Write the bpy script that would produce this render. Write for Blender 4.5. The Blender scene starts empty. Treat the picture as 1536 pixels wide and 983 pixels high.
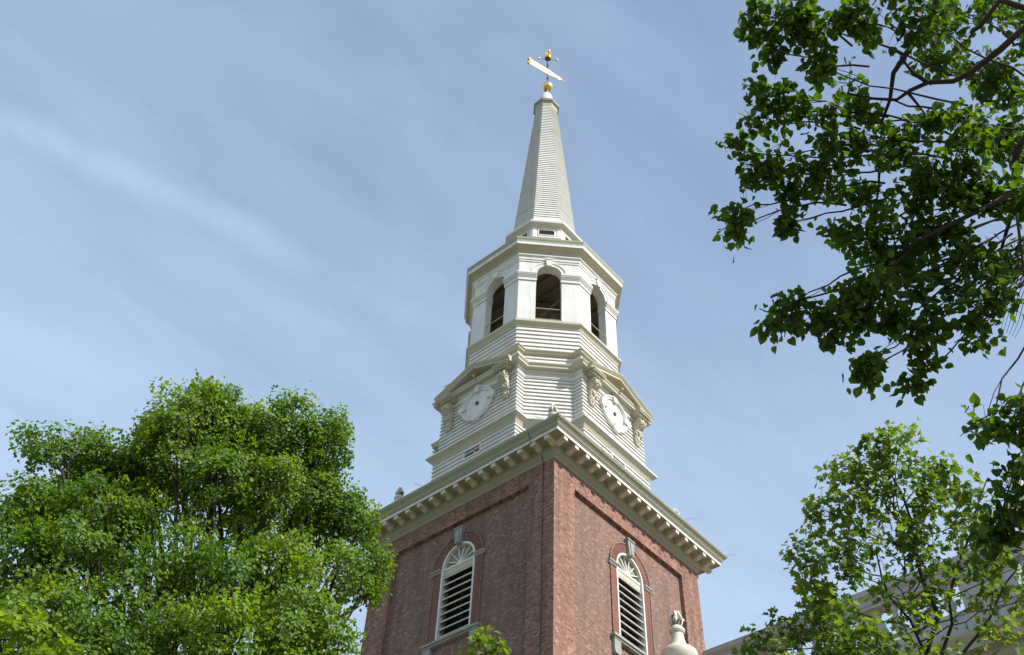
import bpy, math, random
import numpy as np
from mathutils import Vector, Matrix
R_ = math.radians
sc = bpy.context.scene
COL = sc.collection

# ------------------------------------------------------------------ camera
F_PX, PITCH, ROLL = 1524.16, 0.8331, 0.052
GZ = -1.6                                   # ground level; the camera is at eye height, z = 0
fw = Vector((0, math.cos(PITCH), math.sin(PITCH)))
up0 = Vector((0, -math.sin(PITCH), math.cos(PITCH)))
rt0 = Vector((1, 0, 0))
rt = rt0 * math.cos(ROLL) + up0 * math.sin(ROLL)
up = -rt0 * math.sin(ROLL) + up0 * math.cos(ROLL)
cam = bpy.data.cameras.new('camera')
cam.sensor_width = 36.0
cam.lens = F_PX / 1536.0 * 36.0
cam.clip_start = 0.05
cam.clip_end = 3000
camo = bpy.data.objects.new('camera', cam)
COL.objects.link(camo)
camo.matrix_world = Matrix(((rt.x, up.x, -fw.x, 0), (rt.y, up.y, -fw.y, 0), (rt.z, up.z, -fw.z, 0), (0, 0, 0, 1)))
sc.camera = camo

# tower frame: +X = sunlit face outward, -Y = shaded face outward
TC = Vector((1.486, 33.92, 0))
PHI = 0.0386
TROT = -(math.pi / 4 - PHI)

# ------------------------------------------------------------------ light and sky
SUN_EL = R_(40)
SUN_AZ = TROT + R_(7)                        # direction towards the sun, angle from world +X
sund = Vector((math.cos(SUN_EL) * math.cos(SUN_AZ), math.cos(SUN_EL) * math.sin(SUN_AZ), math.sin(SUN_EL)))
sun = bpy.data.lights.new('sun', 'SUN')
sun.energy = 5.0
sun.angle = R_(0.5)
sun.color = (1.0, 0.962, 0.90)
suno = bpy.data.objects.new('sun', sun)
COL.objects.link(suno)
suno.rotation_euler = sund.to_track_quat('Z', 'Y').to_euler()

def view_dir(u, v):
    d = fw + rt * ((u - 768) / F_PX) - up * ((v - 491.5) / F_PX)
    return d.normalized()

w = bpy.data.worlds.new('World')
sc.world = w
w.use_nodes = True
nt = w.node_tree
for n in list(nt.nodes):
    nt.nodes.remove(n)
N = nt.nodes.new
Lk = nt.links.new
out = N('ShaderNodeOutputWorld')
bg = N('ShaderNodeBackground')
sky = N('ShaderNodeTexSky')
sky.sky_type = 'NISHITA'
sky.sun_disc = False
sky.sun_elevation = SUN_EL
sky.sun_rotation = math.atan2(sund.x, sund.y)
sky.air_density = 1.0
sky.dust_density = 1.2
sky.ozone_density = 1.6
bg.inputs['Strength'].default_value = 0.15
tc = N('ShaderNodeTexCoord')
def vmath(op, a, b=None):
    n = N('ShaderNodeVectorMath'); n.operation = op
    if isinstance(a, (tuple, Vector)): n.inputs[0].default_value = a
    else: Lk(a, n.inputs[0])
    if b is not None:
        if isinstance(b, (tuple, Vector)): n.inputs[1].default_value = b
        else: Lk(b, n.inputs[1])
    return n
def math_(op, a, b=0.0, clamp=False):
    n = N('ShaderNodeMath'); n.operation = op; n.use_clamp = clamp
    for i, s in enumerate((a, b)):
        if isinstance(s, (int, float)): n.inputs[i].default_value = s
        else: Lk(s, n.inputs[i])
    return n.outputs[0]
def wnoise(scale, detail, rough, vec, dist=0.0):
    n = N('ShaderNodeTexNoise'); n.inputs['Scale'].default_value = scale
    n.inputs['Detail'].default_value = detail; n.inputs['Roughness'].default_value = rough
    n.inputs['Distortion'].default_value = dist
    Lk(vec, n.inputs['Vector']); return n.outputs['Fac']
def ramp(fac, a, b, lo=0.0, hi=1.0):
    n = N('ShaderNodeMapRange'); n.interpolation_type = 'SMOOTHSTEP'
    n.inputs[1].default_value = a; n.inputs[2].default_value = b
    n.inputs[3].default_value = lo; n.inputs[4].default_value = hi
    Lk(fac, n.inputs[0]); return n.outputs[0]
gen = tc.outputs['Generated']
nrm = vmath('NORMALIZE', gen).outputs[0]
# gnomonic projection on a high cloud sheet: x/z, y/z
sep = N('ShaderNodeSeparateXYZ'); Lk(nrm, sep.inputs[0])
zz = math_('MAXIMUM', sep.outputs['Z'], 0.12)
cx_ = math_('DIVIDE', sep.outputs['X'], zz)
cy_ = math_('DIVIDE', sep.outputs['Y'], zz)
comb = N('ShaderNodeCombineXYZ'); Lk(cx_, comb.inputs[0]); Lk(cy_, comb.inputs[1])
d1, d2 = view_dir(0, 178), view_dir(640, 480)      # the high wind: cirrus fibres run along with the old contrail
wind = math.atan2(d2.y / d2.z - d1.y / d1.z, d2.x / d2.z - d1.x / d1.z) + R_(12)
mr = N('ShaderNodeMapping'); mr.inputs['Rotation'].default_value = (0, 0, -wind); Lk(comb.outputs[0], mr.inputs['Vector'])
mp = N('ShaderNodeMapping'); mp.inputs['Scale'].default_value = (0.45, 1.0, 1.0); Lk(mr.outputs[0], mp.inputs['Vector'])
n1 = wnoise(1.1, 4, 0.5, mp.outputs[0], 0.3)
n2 = wnoise(3.2, 6, 0.55, mp.outputs[0], 0.35)
cl = math_('ADD', math_('MULTIPLY', n1, 0.65), math_('MULTIPLY', n2, 0.35))
n3 = wnoise(10.0, 8, 0.62, mp.outputs[0], 0.4)
cl = math_('ADD', math_('MULTIPLY', cl, 0.86), math_('MULTIPLY', n3, 0.14))
cirrus = ramp(cl, 0.38, 0.62, 0.02, 0.52)
# a spread-out contrail: a great-circle band across the cloud sheet
d1, d2 = view_dir(0, 178), view_dir(640, 480)
nv = d1.cross(d2).normalized()
warp = wnoise(5.0, 4, 0.6, nrm)
dist_ = math_('ADD', vmath('DOT_PRODUCT', nrm, nv).outputs['Value'], math_('MULTIPLY', math_('SUBTRACT', warp, 0.5), 0.026))
adist = math_('ABSOLUTE', dist_)
band = ramp(adist, 0.0, 0.024, 1.0, 0.0)
tdir = (d2 - d1).normalized()
mid = (d1 + d2).normalized()
along = vmath('DOT_PRODUCT', nrm, tdir).outputs['Value']
mido = mid.dot(tdir)
fade = ramp(math_('SUBTRACT', along, mido), 0.02, 0.36, 1.0, 0.0)
band = math_('MULTIPLY', math_('MULTIPLY', band, fade), ramp(wnoise(11.0, 6, 0.65, nrm), 0.3, 0.65, 0.4, 1.0))
band = math_('MULTIPLY', band, 0.17)
# thin high veil thickening towards the horizon
veil = ramp(sep.outputs['Z'], 0.42, 0.95, 0.64, 0.26)
tot = math_('ADD', math_('ADD', math_('MULTIPLY', cirrus, 0.62), band), veil, True)
mix = N('ShaderNodeMix'); mix.data_type = 'RGBA'
mix.inputs['B'].default_value = (3.1, 4.0, 5.2, 1)
Lk(tot, mix.inputs['Factor']); Lk(sky.outputs[0], mix.inputs['A'])
Lk(mix.outputs['Result'], bg.inputs['Color']); Lk(bg.outputs[0], out.inputs['Surface'])

sc.view_settings.view_transform = 'Standard'
sc.view_settings.look = 'None'
sc.view_settings.exposure = 0.33
sc.view_settings.gamma = 1.0
sc.view_settings.use_curve_mapping = False
sc.cycles.max_bounces = 8
sc.cycles.transmission_bounces = 4
sc.cycles.sample_clamp_indirect = 6

# ------------------------------------------------------------------ object helpers
def tag(o, label=None, cat=None, group=None, kind=None):
    if label: o['label'] = label
    if cat: o['category'] = cat
    if group: o['group'] = group
    if kind: o['kind'] = kind
    return o
def empty(name, loc, rz=0.0, label=None, cat=None, group=None):
    o = bpy.data.objects.new(name, None)
    o.empty_display_size = 0.5
    o.location = loc; o.rotation_euler = (0, 0, rz)
    COL.objects.link(o)
    return tag(o, label, cat, group)

class MB:
    """collects polygons for one mesh"""
    def __init__(s): s.v = []; s.f = []
    def add(s, vs, fs):
        k = len(s.v); s.v += [tuple(v) for v in vs]; s.f += [tuple(i + k for i in f) for f in fs]; return s
    def box(s, x0, x1, y0, y1, z0, z1, M=None, bev=0.0):
        if bev > 0:
            b = bev
            vs = []
            for z, q in ((z0, b), (z0 + b, 0), (z1 - b, 0), (z1, b)):
                vs += [(x0 + q + b * (q == 0) * 0, y0 + q, z), (x1 - q, y0 + q, z), (x1 - q, y1 - q, z), (x0 + q, y1 - q, z)]
            fs = [(3, 2, 1, 0), (12, 13, 14, 15)]
            for r in range(3):
                for i in range(4):
                    j = (i + 1) % 4
                    fs.append((r * 4 + i, r * 4 + j, r * 4 + 4 + j, r * 4 + 4 + i))
        else:
            vs = [(x0, y0, z0), (x1, y0, z0), (x1, y1, z0), (x0, y1, z0), (x0, y0, z1), (x1, y0, z1), (x1, y1, z1), (x0, y1, z1)]
            fs = [(3, 2, 1, 0), (4, 5, 6, 7), (0, 1, 5, 4), (1, 2, 6, 5), (2, 3, 7, 6), (3, 0, 4, 7)]
        if M is not None: vs = [M @ Vector(v) for v in vs]
        return s.add(vs, fs)
    def rings(s, rings, cap0=False, cap1=False, closed=True):
        n = len(rings[0]); k = len(s.v)
        for r in rings: s.v += [tuple(p) for p in r]
        for a in range(len(rings) - 1):
            for i in range(n if closed else n - 1):
                j = (i + 1) % n
                s.f.append((k + a * n + i, k + a * n + j, k + (a + 1) * n + j, k + (a + 1) * n + i))
        if cap0: s.f.append(tuple(k + i for i in reversed(range(n))))
        if cap1: s.f.append(tuple(k + (len(rings) - 1) * n + i for i in range(n)))
        return s
    def tube(s, pts, rads, n=8, cap=True):
        pts = [Vector(p) for p in pts]
        rings = []
        for i, p in enumerate(pts):
            t = (pts[min(i + 1, len(pts) - 1)] - pts[max(i - 1, 0)])
            t = t.normalized() if t.length > 1e-9 else Vector((0, 0, 1))
            ref = Vector((0, 0, 1)) if abs(t.z) < 0.9 else Vector((1, 0, 0))
            a = t.cross(ref).normalized(); b = t.cross(a).normalized()
            r = rads[i] if isinstance(rads, (list, tuple)) else rads
            rings.append([p + (a * math.cos(2 * math.pi * k / n) - b * math.sin(2 * math.pi * k / n)) * -r for k in range(n)])
        return s.rings(rings, cap, cap)
    def lathe(s, prof, c=(0, 0, 0), n=24, cap=True, M=None):
        rings = [[Vector((c[0] + r * math.cos(2 * math.pi * k / n), c[1] + r * math.sin(2 * math.pi * k / n), c[2] + z)) for k in range(n)] for r, z in prof]
        if M is not None: rings = [[M @ p for p in r] for r in rings]
        return s.rings(rings, cap, cap)
    def prism(s, poly, d0, d1, M):
        """poly: (x, z) counter-clockwise, extruded along local y from d0 to d1, then M"""
        n = len(poly)
        a = [M @ Vector((x, d0, z)) for x, z in poly]; b = [M @ Vector((x, d1, z)) for x, z in poly]
        k = len(s.v); s.v += [tuple(p) for p in a + b]
        s.f.append(tuple(k + i for i in range(n))); s.f.append(tuple(k + n + i for i in reversed(range(n))))
        for i in range(n):
            j = (i + 1) % n
            s.f.append((k + i, k + n + i, k + n + j, k + j))
        return s
    def build(s, name, mat, parent=None, smooth=False, bevel=0.0, loc=None):
        m = bpy.data.meshes.new(name)
        m.from_pydata(s.v, [], s.f); m.update()
        if smooth: m.polygons.foreach_set('use_smooth', [True] * len(m.polygons))
        m.materials.append(mat)
        o = bpy.data.objects.new(name, m); COL.objects.link(o)
        if parent is not None:
            o.parent = parent
        if loc is not None: o.location = loc
        if bevel:
            b = o.modifiers.new('bevel', 'BEVEL'); b.width = bevel; b.segments = 1; b.limit_method = 'ANGLE'; b.angle_limit = R_(50)
        return o

# ------------------------------------------------------------------ materials
def mat(name, base, rough=0.6, metal=0.0, vary=0.0, vscale=2.0, bump=0.0, bscale=30.0, col2=None, streak=False, spec=0.4):
    m = bpy.data.materials.new(name); m.use_nodes = True
    t = m.node_tree; b = t.nodes['Principled BSDF']
    b.inputs['Roughness'].default_value = rough; b.inputs['Metallic'].default_value = metal
    b.inputs['Specular IOR Level'].default_value = spec
    b.inputs['Base Color'].default_value = (*base, 1)
    co = t.nodes.new('ShaderNodeTexCoord')
    if vary > 0:
        n = t.nodes.new('ShaderNodeTexNoise'); n.inputs['Scale'].default_value = vscale; n.inputs['Detail'].default_value = 6; n.inputs['Roughness'].default_value = 0.65
        mp = t.nodes.new('ShaderNodeMapping')
        if streak: mp.inputs['Scale'].default_value = (2.6, 2.6, 0.22)
        t.links.new(co.outputs['Object'], mp.inputs['Vector']); t.links.new(mp.outputs[0], n.inputs['Vector'])
        r = t.nodes.new('ShaderNodeMapRange'); r.inputs[1].default_value = 0.42; r.inputs[2].default_value = 0.75
        r.inputs[3].default_value = 0; r.inputs[4].default_value = vary
        t.links.new(n.outputs['Fac'], r.inputs[0])
        x = t.nodes.new('ShaderNodeMix'); x.data_type = 'RGBA'
        x.inputs['A'].default_value = (*base, 1)
        x.inputs['B'].default_value = (*(col2 or tuple(c * 0.5 for c in base)), 1)
        t.links.new(r.outputs[0], x.inputs['Factor']); t.links.new(x.outputs['Result'], b.inputs['Base Color'])
    if bump > 0:
        n = t.nodes.new('ShaderNodeTexNoise'); n.inputs['Scale'].default_value = bscale; n.inputs['Detail'].default_value = 4
        t.links.new(co.outputs['Object'], n.inputs['Vector'])
        bp = t.nodes.new('ShaderNodeBump'); bp.inputs['Strength'].default_value = bump; bp.inputs['Distance'].default_value = 0.02
        t.links.new(n.outputs['Fac'], bp.inputs['Height']); t.links.new(bp.outputs[0], b.inputs['Normal'])
    return m

def brick_mat(name, cols, mortar, dark_header, soldier=False, tint=None):
    """Flemish-looking brickwork in tower coordinates; courses follow z, bricks follow x+y"""
    m = bpy.data.materials.new(name); m.use_nodes = True
    t = m.node_tree; b = t.nodes['Principled BSDF']; b.inputs['Roughness'].default_value = 0.85; b.inputs['Specular IOR Level'].default_value = 0.25
    co = t.nodes.new('ShaderNodeTexCoord'); sp = t.nodes.new('ShaderNodeSeparateXYZ'); t.links.new(co.outputs['Object'], sp.inputs[0])
    ad = t.nodes.new('ShaderNodeMath'); ad.operation = 'ADD'; t.links.new(sp.outputs[0], ad.inputs[0]); t.links.new(sp.outputs[1], ad.inputs[1])
    cb = t.nodes.new('ShaderNodeCombineXYZ'); t.links.new(ad.outputs[0], cb.inputs[0]); t.links.new(sp.outputs[2], cb.inputs[1])
    br = t.nodes.new('ShaderNodeTexBrick'); t.links.new(cb.outputs[0], br.inputs['Vector'])
    br.inputs['Scale'].default_value = 1.0; br.inputs['Brick Width'].default_value = 0.14; br.inputs['Row Height'].default_value = 0.078
    br.inputs['Mortar Size'].default_value = 0.010; br.inputs['Mortar Smooth'].default_value = 0.2; br.inputs['Bias'].default_value = 0.0
    br.inputs['Color1'].default_value = (0, 0, 0, 1); br.inputs['Color2'].default_value = (1, 1, 1, 1); br.inputs['Mortar'].default_value = (0.5, 0.5, 0.5, 1)
    cr = t.nodes.new('ShaderNodeValToRGB'); e = cr.color_ramp.elements
    cr.color_ramp.interpolation = 'LINEAR'
    k = len(cols)
    e[0].position = 0; e[0].color = (*cols[0], 1); e[1].position = 1; e[1].color = (*cols[-1], 1)
    for i in range(1, k - 1):
        q = e.new(i / (k - 1)); q.color = (*cols[i], 1)
    t.links.new(br.outputs['Color'], cr.inputs['Fac'])
    # weather patches
    n = t.nodes.new('ShaderNodeTexNoise'); n.inputs['Scale'].default_value = 0.9; n.inputs['Detail'].default_value = 7; n.inputs['Roughness'].default_value = 0.7
    t.links.new(co.outputs['Object'], n.inputs['Vector'])
    r = t.nodes.new('ShaderNodeMapRange'); r.inputs[1].default_value = 0.4; r.inputs[2].default_value = 0.75; r.inputs[3].default_value = 0; r.inputs[4].default_value = 0.32
    t.links.new(n.outputs['Fac'], r.inputs[0])
    x = t.nodes.new('ShaderNodeMix'); x.data_type = 'RGBA'; x.inputs['B'].default_value = (*dark_header, 1)
    t.links.new(r.outputs[0], x.inputs['Factor']); t.links.new(cr.outputs[0], x.inputs['A'])
    x2 = t.nodes.new('ShaderNodeMix'); x2.data_type = 'RGBA'; x2.inputs['B'].default_value = (*mortar, 1)
    t.links.new(br.outputs['Fac'], x2.inputs['Factor']); t.links.new(x.outputs['Result'], x2.inputs['A'])
    # soot and rain streaks running down from the cornice
    ms = t.nodes.new('ShaderNodeMapping'); ms.inputs['Scale'].default_value = (1.6, 1.6, 0.13); t.links.new(co.outputs['Object'], ms.inputs['Vector'])
    n2 = t.nodes.new('ShaderNodeTexNoise'); n2.inputs['Scale'].default_value = 1.3; n2.inputs['Detail'].default_value = 6; n2.inputs['Roughness'].default_value = 0.65; t.links.new(ms.outputs[0], n2.inputs['Vector'])
    r2 = t.nodes.new('ShaderNodeMapRange'); r2.inputs[1].default_value = 0.48; r2.inputs[2].default_value = 0.72; r2.inputs[3].default_value = 0; r2.inputs[4].default_value = 0.55; t.links.new(n2.outputs['Fac'], r2.inputs[0])
    x3 = t.nodes.new('ShaderNodeMix'); x3.data_type = 'RGBA'; x3.inputs['B'].default_value = (0.085, 0.055, 0.05, 1)
    t.links.new(r2.outputs[0], x3.inputs['Factor']); t.links.new(x2.outputs['Result'], x3.inputs['A']); x2 = x3
    t.links.new(x2.outputs['Result'], b.inputs['Base Color'])
    bp = t.nodes.new('ShaderNodeBump'); bp.inputs['Strength'].default_value = 0.6; bp.inputs['Distance'].default_value = 0.012; bp.invert = True
    t.links.new(br.outputs['Fac'], bp.inputs['Height']); t.links.new(bp.outputs[0], b.inputs['Normal'])
    return m

def leaf_mat(name, c1, c2, trans=0.45, rough=0.45):
    m = bpy.data.materials.new(name); m.use_nodes = True
    t = m.node_tree
    for n in list(t.nodes): t.nodes.remove(n)
    o = t.nodes.new('ShaderNodeOutputMaterial')
    at = t.nodes.new('ShaderNodeAttribute'); at.attribute_name = 'tone'
    x = t.nodes.new('ShaderNodeMix'); x.data_type = 'RGBA'; x.inputs['A'].default_value = (*c1, 1); x.inputs['B'].default_value = (*c2, 1)
    t.links.new(at.outputs['Fac'], x.inputs['Factor'])
    p = t.nodes.new('ShaderNodeBsdfPrincipled'); p.inputs['Roughness'].default_value = rough; p.inputs['Specular IOR Level'].default_value = 0.35
    t.links.new(x.outputs['Result'], p.inputs['Base Color'])
    tr = t.nodes.new('ShaderNodeBsdfTranslucent')
    hs = t.nodes.new('ShaderNodeHueSaturation'); hs.inputs['Hue'].default_value = 0.475; hs.inputs['Saturation'].default_value = 1.15; hs.inputs['Value'].default_value = 1.9
    t.links.new(x.outputs['Result'], hs.inputs['Color']); t.links.new(hs.outputs[0], tr.inputs['Color'])
    ms = t.nodes.new('ShaderNodeMixShader'); ms.inputs[0].default_value = trans
    t.links.new(p.outputs[0], ms.inputs[1]); t.links.new(tr.outputs[0], ms.inputs[2]); t.links.new(ms.outputs[0], o.inputs['Surface'])
    return m

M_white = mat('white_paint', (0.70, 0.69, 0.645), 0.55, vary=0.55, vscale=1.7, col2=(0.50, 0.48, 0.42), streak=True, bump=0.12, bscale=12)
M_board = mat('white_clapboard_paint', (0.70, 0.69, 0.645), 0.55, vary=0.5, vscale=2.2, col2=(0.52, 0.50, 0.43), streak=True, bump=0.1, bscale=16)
M_mod = mat('shade_toned_modillion_paint', (0.60, 0.57, 0.46), 0.6, vary=0.4, vscale=3, col2=(0.42, 0.38, 0.27))  # white blocks toned down to tan, shade under the corona in the colour
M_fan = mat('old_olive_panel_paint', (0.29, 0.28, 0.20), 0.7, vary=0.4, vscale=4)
M_trim = mat('shade_tinted_trim_paint', (0.47, 0.44, 0.335), 0.6, vary=0.45, vscale=1.8, col2=(0.38, 0.34, 0.23), streak=True)  # soffit shade and warm bounce are put into this tan base colour
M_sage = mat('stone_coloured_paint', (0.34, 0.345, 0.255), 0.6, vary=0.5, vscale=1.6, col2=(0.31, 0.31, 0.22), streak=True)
M_lead = mat('weathered_lead', (0.20, 0.21, 0.21), 0.5, metal=0.0, vary=0.5, vscale=3)
M_dark = mat('dark_interior_wood', (0.22, 0.18, 0.11), 0.8, vary=0.4, vscale=4)
M_slat = mat('old_louvre_paint', (0.17, 0.15, 0.115), 0.7, vary=0.5, vscale=5)
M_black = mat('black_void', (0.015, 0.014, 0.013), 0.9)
M_iron = mat('dark_iron', (0.08, 0.075, 0.07), 0.5, metal=0.6)
M_gold = mat('gold_leaf', (0.95, 0.68, 0.26), 0.33, metal=1.0, vary=0.3, vscale=8, col2=(0.70, 0.45, 0.14))
M_vane = mat('gold_leaf_on_vane', (0.72, 0.49, 0.17), 0.5, metal=1.0, vary=0.15, vscale=8, col2=(0.8, 0.58, 0.25), spec=0.8)
M_stone = mat('grey_stone', (0.33, 0.33, 0.31), 0.8, vary=0.7, vscale=4, col2=(0.17, 0.17, 0.16), bump=0.3)
M_urn = mat('urn_stone_paint', (0.62, 0.59, 0.50), 0.7, vary=0.8, vscale=5, col2=(0.44, 0.42, 0.31), bump=0.25, bscale=14)
M_rail = mat('grey_white_paint', (0.37, 0.40, 0.395), 0.6, vary=0.35, vscale=1.5, col2=(0.28, 0.30, 0.28), streak=True)
M_brickpier = brick_mat('red_brick', [(0.115, 0.062, 0.05), (0.27, 0.118, 0.078), (0.34, 0.155, 0.10), (0.22, 0.10, 0.07), (0.43, 0.25, 0.18), (0.30, 0.135, 0.088)], (0.23, 0.175, 0.14), (0.13, 0.055, 0.045))
M_brickpanel = brick_mat('glazed_header_brick', [(0.11, 0.066, 0.056), (0.25, 0.125, 0.088), (0.16, 0.09, 0.072), (0.29, 0.155, 0.11), (0.18, 0.095, 0.074), (0.36, 0.24, 0.185)], (0.24, 0.19, 0.155), (0.12, 0.07, 0.065))
M_brickarch = brick_mat('rubbed_red_brick', [(0.17, 0.06, 0.042), (0.24, 0.085, 0.055), (0.14, 0.055, 0.042)], (0.26, 0.17, 0.13), (0.14, 0.045, 0.035))
M_ground = mat('grass_and_path_ground', (0.10, 0.12, 0.05), 0.95, vary=1.0, vscale=0.15, col2=(0.22, 0.19, 0.14))
M_pave = mat('brick_paving', (0.26, 0.17, 0.12), 0.9, vary=0.6, vscale=1.2)
M_bark = mat('bark', (0.045, 0.038, 0.032), 0.95, vary=0.7, vscale=6, bump=0.8, bscale=18)
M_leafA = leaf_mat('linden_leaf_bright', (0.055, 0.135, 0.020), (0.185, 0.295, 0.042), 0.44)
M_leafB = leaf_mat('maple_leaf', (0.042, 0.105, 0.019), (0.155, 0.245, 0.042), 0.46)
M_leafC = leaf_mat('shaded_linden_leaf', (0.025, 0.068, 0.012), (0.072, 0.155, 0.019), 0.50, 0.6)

def boards(m, w_=1.9, h_=0.2, amt=0.10):
    # separate planks differ a little in tone
    t = m.node_tree; b = t.nodes['Principled BSDF']
    lk = b.inputs['Base Color'].links[0].from_socket
    co = t.nodes.new('ShaderNodeTexCoord'); sp = t.nodes.new('ShaderNodeSeparateXYZ'); t.links.new(co.outputs['Object'], sp.inputs[0])
    k = t.nodes.new('ShaderNodeMath'); k.operation = 'MULTIPLY_ADD'; k.inputs[1].default_value = 0.8; t.links.new(sp.outputs[1], k.inputs[0]); t.links.new(sp.outputs[0], k.inputs[2])
    cb = t.nodes.new('ShaderNodeCombineXYZ'); t.links.new(k.outputs[0], cb.inputs[0]); t.links.new(sp.outputs[2], cb.inputs[1])
    br = t.nodes.new('ShaderNodeTexBrick'); t.links.new(cb.outputs[0], br.inputs['Vector'])
    br.inputs['Scale'].default_value = 1; br.inputs['Brick Width'].default_value = w_; br.inputs['Row Height'].default_value = h_; br.inputs['Mortar Size'].default_value = 0.006
    br.inputs['Color1'].default_value = (1 - amt,) * 3 + (1,); br.inputs['Color2'].default_value = (1, 1, 1, 1); br.inputs['Mortar'].default_value = (.72, .72, .70, 1)
    x = t.nodes.new('ShaderNodeMix'); x.data_type = 'RGBA'; x.blend_type = 'MULTIPLY'; x.inputs['Factor'].default_value = 1
    t.links.new(lk, x.inputs['A']); t.links.new(br.outputs['Color'], x.inputs['B']); t.links.new(x.outputs['Result'], b.inputs['Base Color'])
boards(M_board); boards(M_white, 1.3, 1.05, 0.05)

# ------------------------------------------------------------------ setting
g = MB(); g.add([(-900, -900, GZ), (900, -900, GZ), (900, 900, GZ), (-900, 900, GZ)], [(0, 1, 2, 3)])
tag(g.build('ground', M_ground), kind='structure')
g = MB(); g.add([(-4, -12, GZ + .004), (6, -12, GZ + .004), (16, 27, GZ + .004), (-8, 26, GZ + .004)], [(0, 1, 2, 3)])
tag(g.build('path', M_pave), kind='structure')

# ------------------------------------------------------------------ church tower
tower = empty('church_tower', (TC.x, TC.y, GZ), TROT, 'red brick church tower carrying a white wooden octagonal belfry and tapering spire', 'church tower')
LZ = (0, 0, -GZ)                               # meshes are written with z above the eye
def T(mb, name, mat_, parent=tower, **k):
    return mb.build(name, mat_, parent, loc=LZ if parent is tower else None, **k)
def note(o, text): o['label'] = text; return o

TAN = math.tan(math.pi / 8)
def sq(h): return [(h, -h), (h, h), (-h, h), (-h, -h)]
def octo(r):
    t = r * TAN
    return [(r, -t), (r, t), (t, r), (-t, r), (-r, t), (-r, -t), (-t, -r), (t, -r)]
CF, CW, CD = 4.0, 2.1, 4.0
def notch(p, F=CF, W=CW, D=CD):
    f, w_, d = F + p, W + p, D + p
    x = math.sqrt(2) * d - w_
    o = []
    for a, b in ((1, 0), (0, 1), (-1, 0), (0, -1)):
        for (u, v) in ((f, -w_), (f, w_), (x, w_)):
            o.append((a * u - b * v, b * u + a * v))
        # the fourth corner of this quadrant lies on the next arm's side
        o.append((a * w_ - b * x, b * w_ + a * x))
    return o
def loft(mb, plan, prof, cap0=False, cap1=False):
    rings = [[(x, y, z) for x, y in plan(p)] for p, z in prof]
    return mb.rings(rings, cap0, cap1)
def clap(z0, z1, n, proj=0.048, p0=0.0, slope=0.0, rag=0.0):
    """saw-tooth clapboard profile"""
    o = []
    h = (z1 - z0) / n
    for i in range(n):
        a = z0 + i * h
        o += [(p0 + slope * i + proj, a), (p0 + slope * (i + 1) - 0.012, a + h - .012), (p0 - 0.03, a + h - .001)]
    return o
# face frames: M maps (along, depth outwards->y, z) ; along to the right seen from outside
def face(ang, dist=0.0):
    """frame of a face whose outward normal has local angle ang; local x runs right seen from outside, y points inwards"""
    n = Vector((math.cos(ang), math.sin(ang), 0)); t = Vector((-math.sin(ang), math.cos(ang), 0))
    M = Matrix(((t.x, -n.x, 0, n.x * dist), (t.y, -n.y, 0, n.y * dist), (0, 0, 1, 0), (0, 0, 0, 1)))
    return M
SUNF, SHF = 0.0, -math.pi / 2                 # the two faces seen

def arch_pts(hw, zs, n=20):
    return [(hw * math.cos(math.pi * i / n), zs + hw * math.sin(math.pi * i / n)) for i in range(n + 1)]   # right to left
def arch_wall(mb, M, x0, x1, z0, z1, hw, zb, zs, depth, n=20, y0=0.0, back=True):
    """wall rectangle with an arched opening; front at y0, back at y0+depth"""
    ap = arch_pts(hw, zs, n)
    for yy, flip in ((y0, False), (y0 + depth, True)):
        if flip and not back: continue
        q = lambda pts: mb.add([M @ Vector((x, yy, z)) for x, z in (pts if not flip else reversed(pts))], [tuple(range(len(pts)))])
        q([(x0, z0), (x1, z0), (x1, zb), (x0, zb)]) if zb > z0 + 1e-6 else None
        q([(x0, zb), (-hw, zb), (-hw, zs), (x0, zs)])
        q([(hw, zb), (x1, zb), (x1, zs), (hw, zs)])
        q([(x0, zs), (-hw, zs), (x0, z1)][:3] if False else [(x0, zs), (-hw, zs), (-hw, zs + 1e-4), (x0, z1)])
        q([(hw, zs), (x1, zs), (x1, z1), (hw, zs + 1e-4)])
        for i in range(n):
            a, b = ap[i], ap[i + 1]
            ta = (x1 + (x0 - x1) * i / n, z1); tb = (x1 + (x0 - x1) * (i + 1) / n, z1)
            q([a, ta, tb, b])
    # reveal
    out = [(hw, zb)] + ap + [(-hw, zb)]
    for i in range(len(out) - 1):
        a, b = out[i], out[i + 1]
        mb.add([M @ Vector((a[0], y0, a[1])), M @ Vector((b[0], y0, b[1])), M @ Vector((b[0], y0 + depth, b[1])), M @ Vector((a[0], y0 + depth, a[1]))], [(0, 1, 2, 3)])
    mb.add([M @ Vector((-hw, y0, zb)), M @ Vector((hw, y0, zb)), M @ Vector((hw, y0 + depth, zb)), M @ Vector((-hw, y0 + depth, zb))], [(0, 1, 2, 3)])
def arch_band(mb, M, hi, ho, zs, y0, y1, a0=0.0, a1=math.pi, n=24, cz=None):
    """ring sector with front at y0 (outer) and back at y1"""
    for i in range(n):
        t0 = a0 + (a1 - a0) * i / n; t1 = a0 + (a1 - a0) * (i + 1) / n
        P = lambda r, t, y: M @ Vector((r * math.cos(t), y, zs + r * math.sin(t)))
        v = [P(hi, t0, y0), P(ho, t0, y0), P(ho, t1, y0), P(hi, t1, y0), P(hi, t0, y1), P(ho, t0, y1), P(ho, t1, y1), P(hi, t1, y1)]
        f = [(0, 1, 2, 3), (1, 5, 6, 2), (0, 3, 7, 4)]
        if i == 0: f.append((0, 4, 5, 1))
        if i == n - 1: f.append((3, 2, 6, 7))
        mb.add(v, f)

H = 4.5
ZB = 23.60
OW, OZB, OZS = 0.82, 18.22, 21.21            # bell-stage window opening
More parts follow.
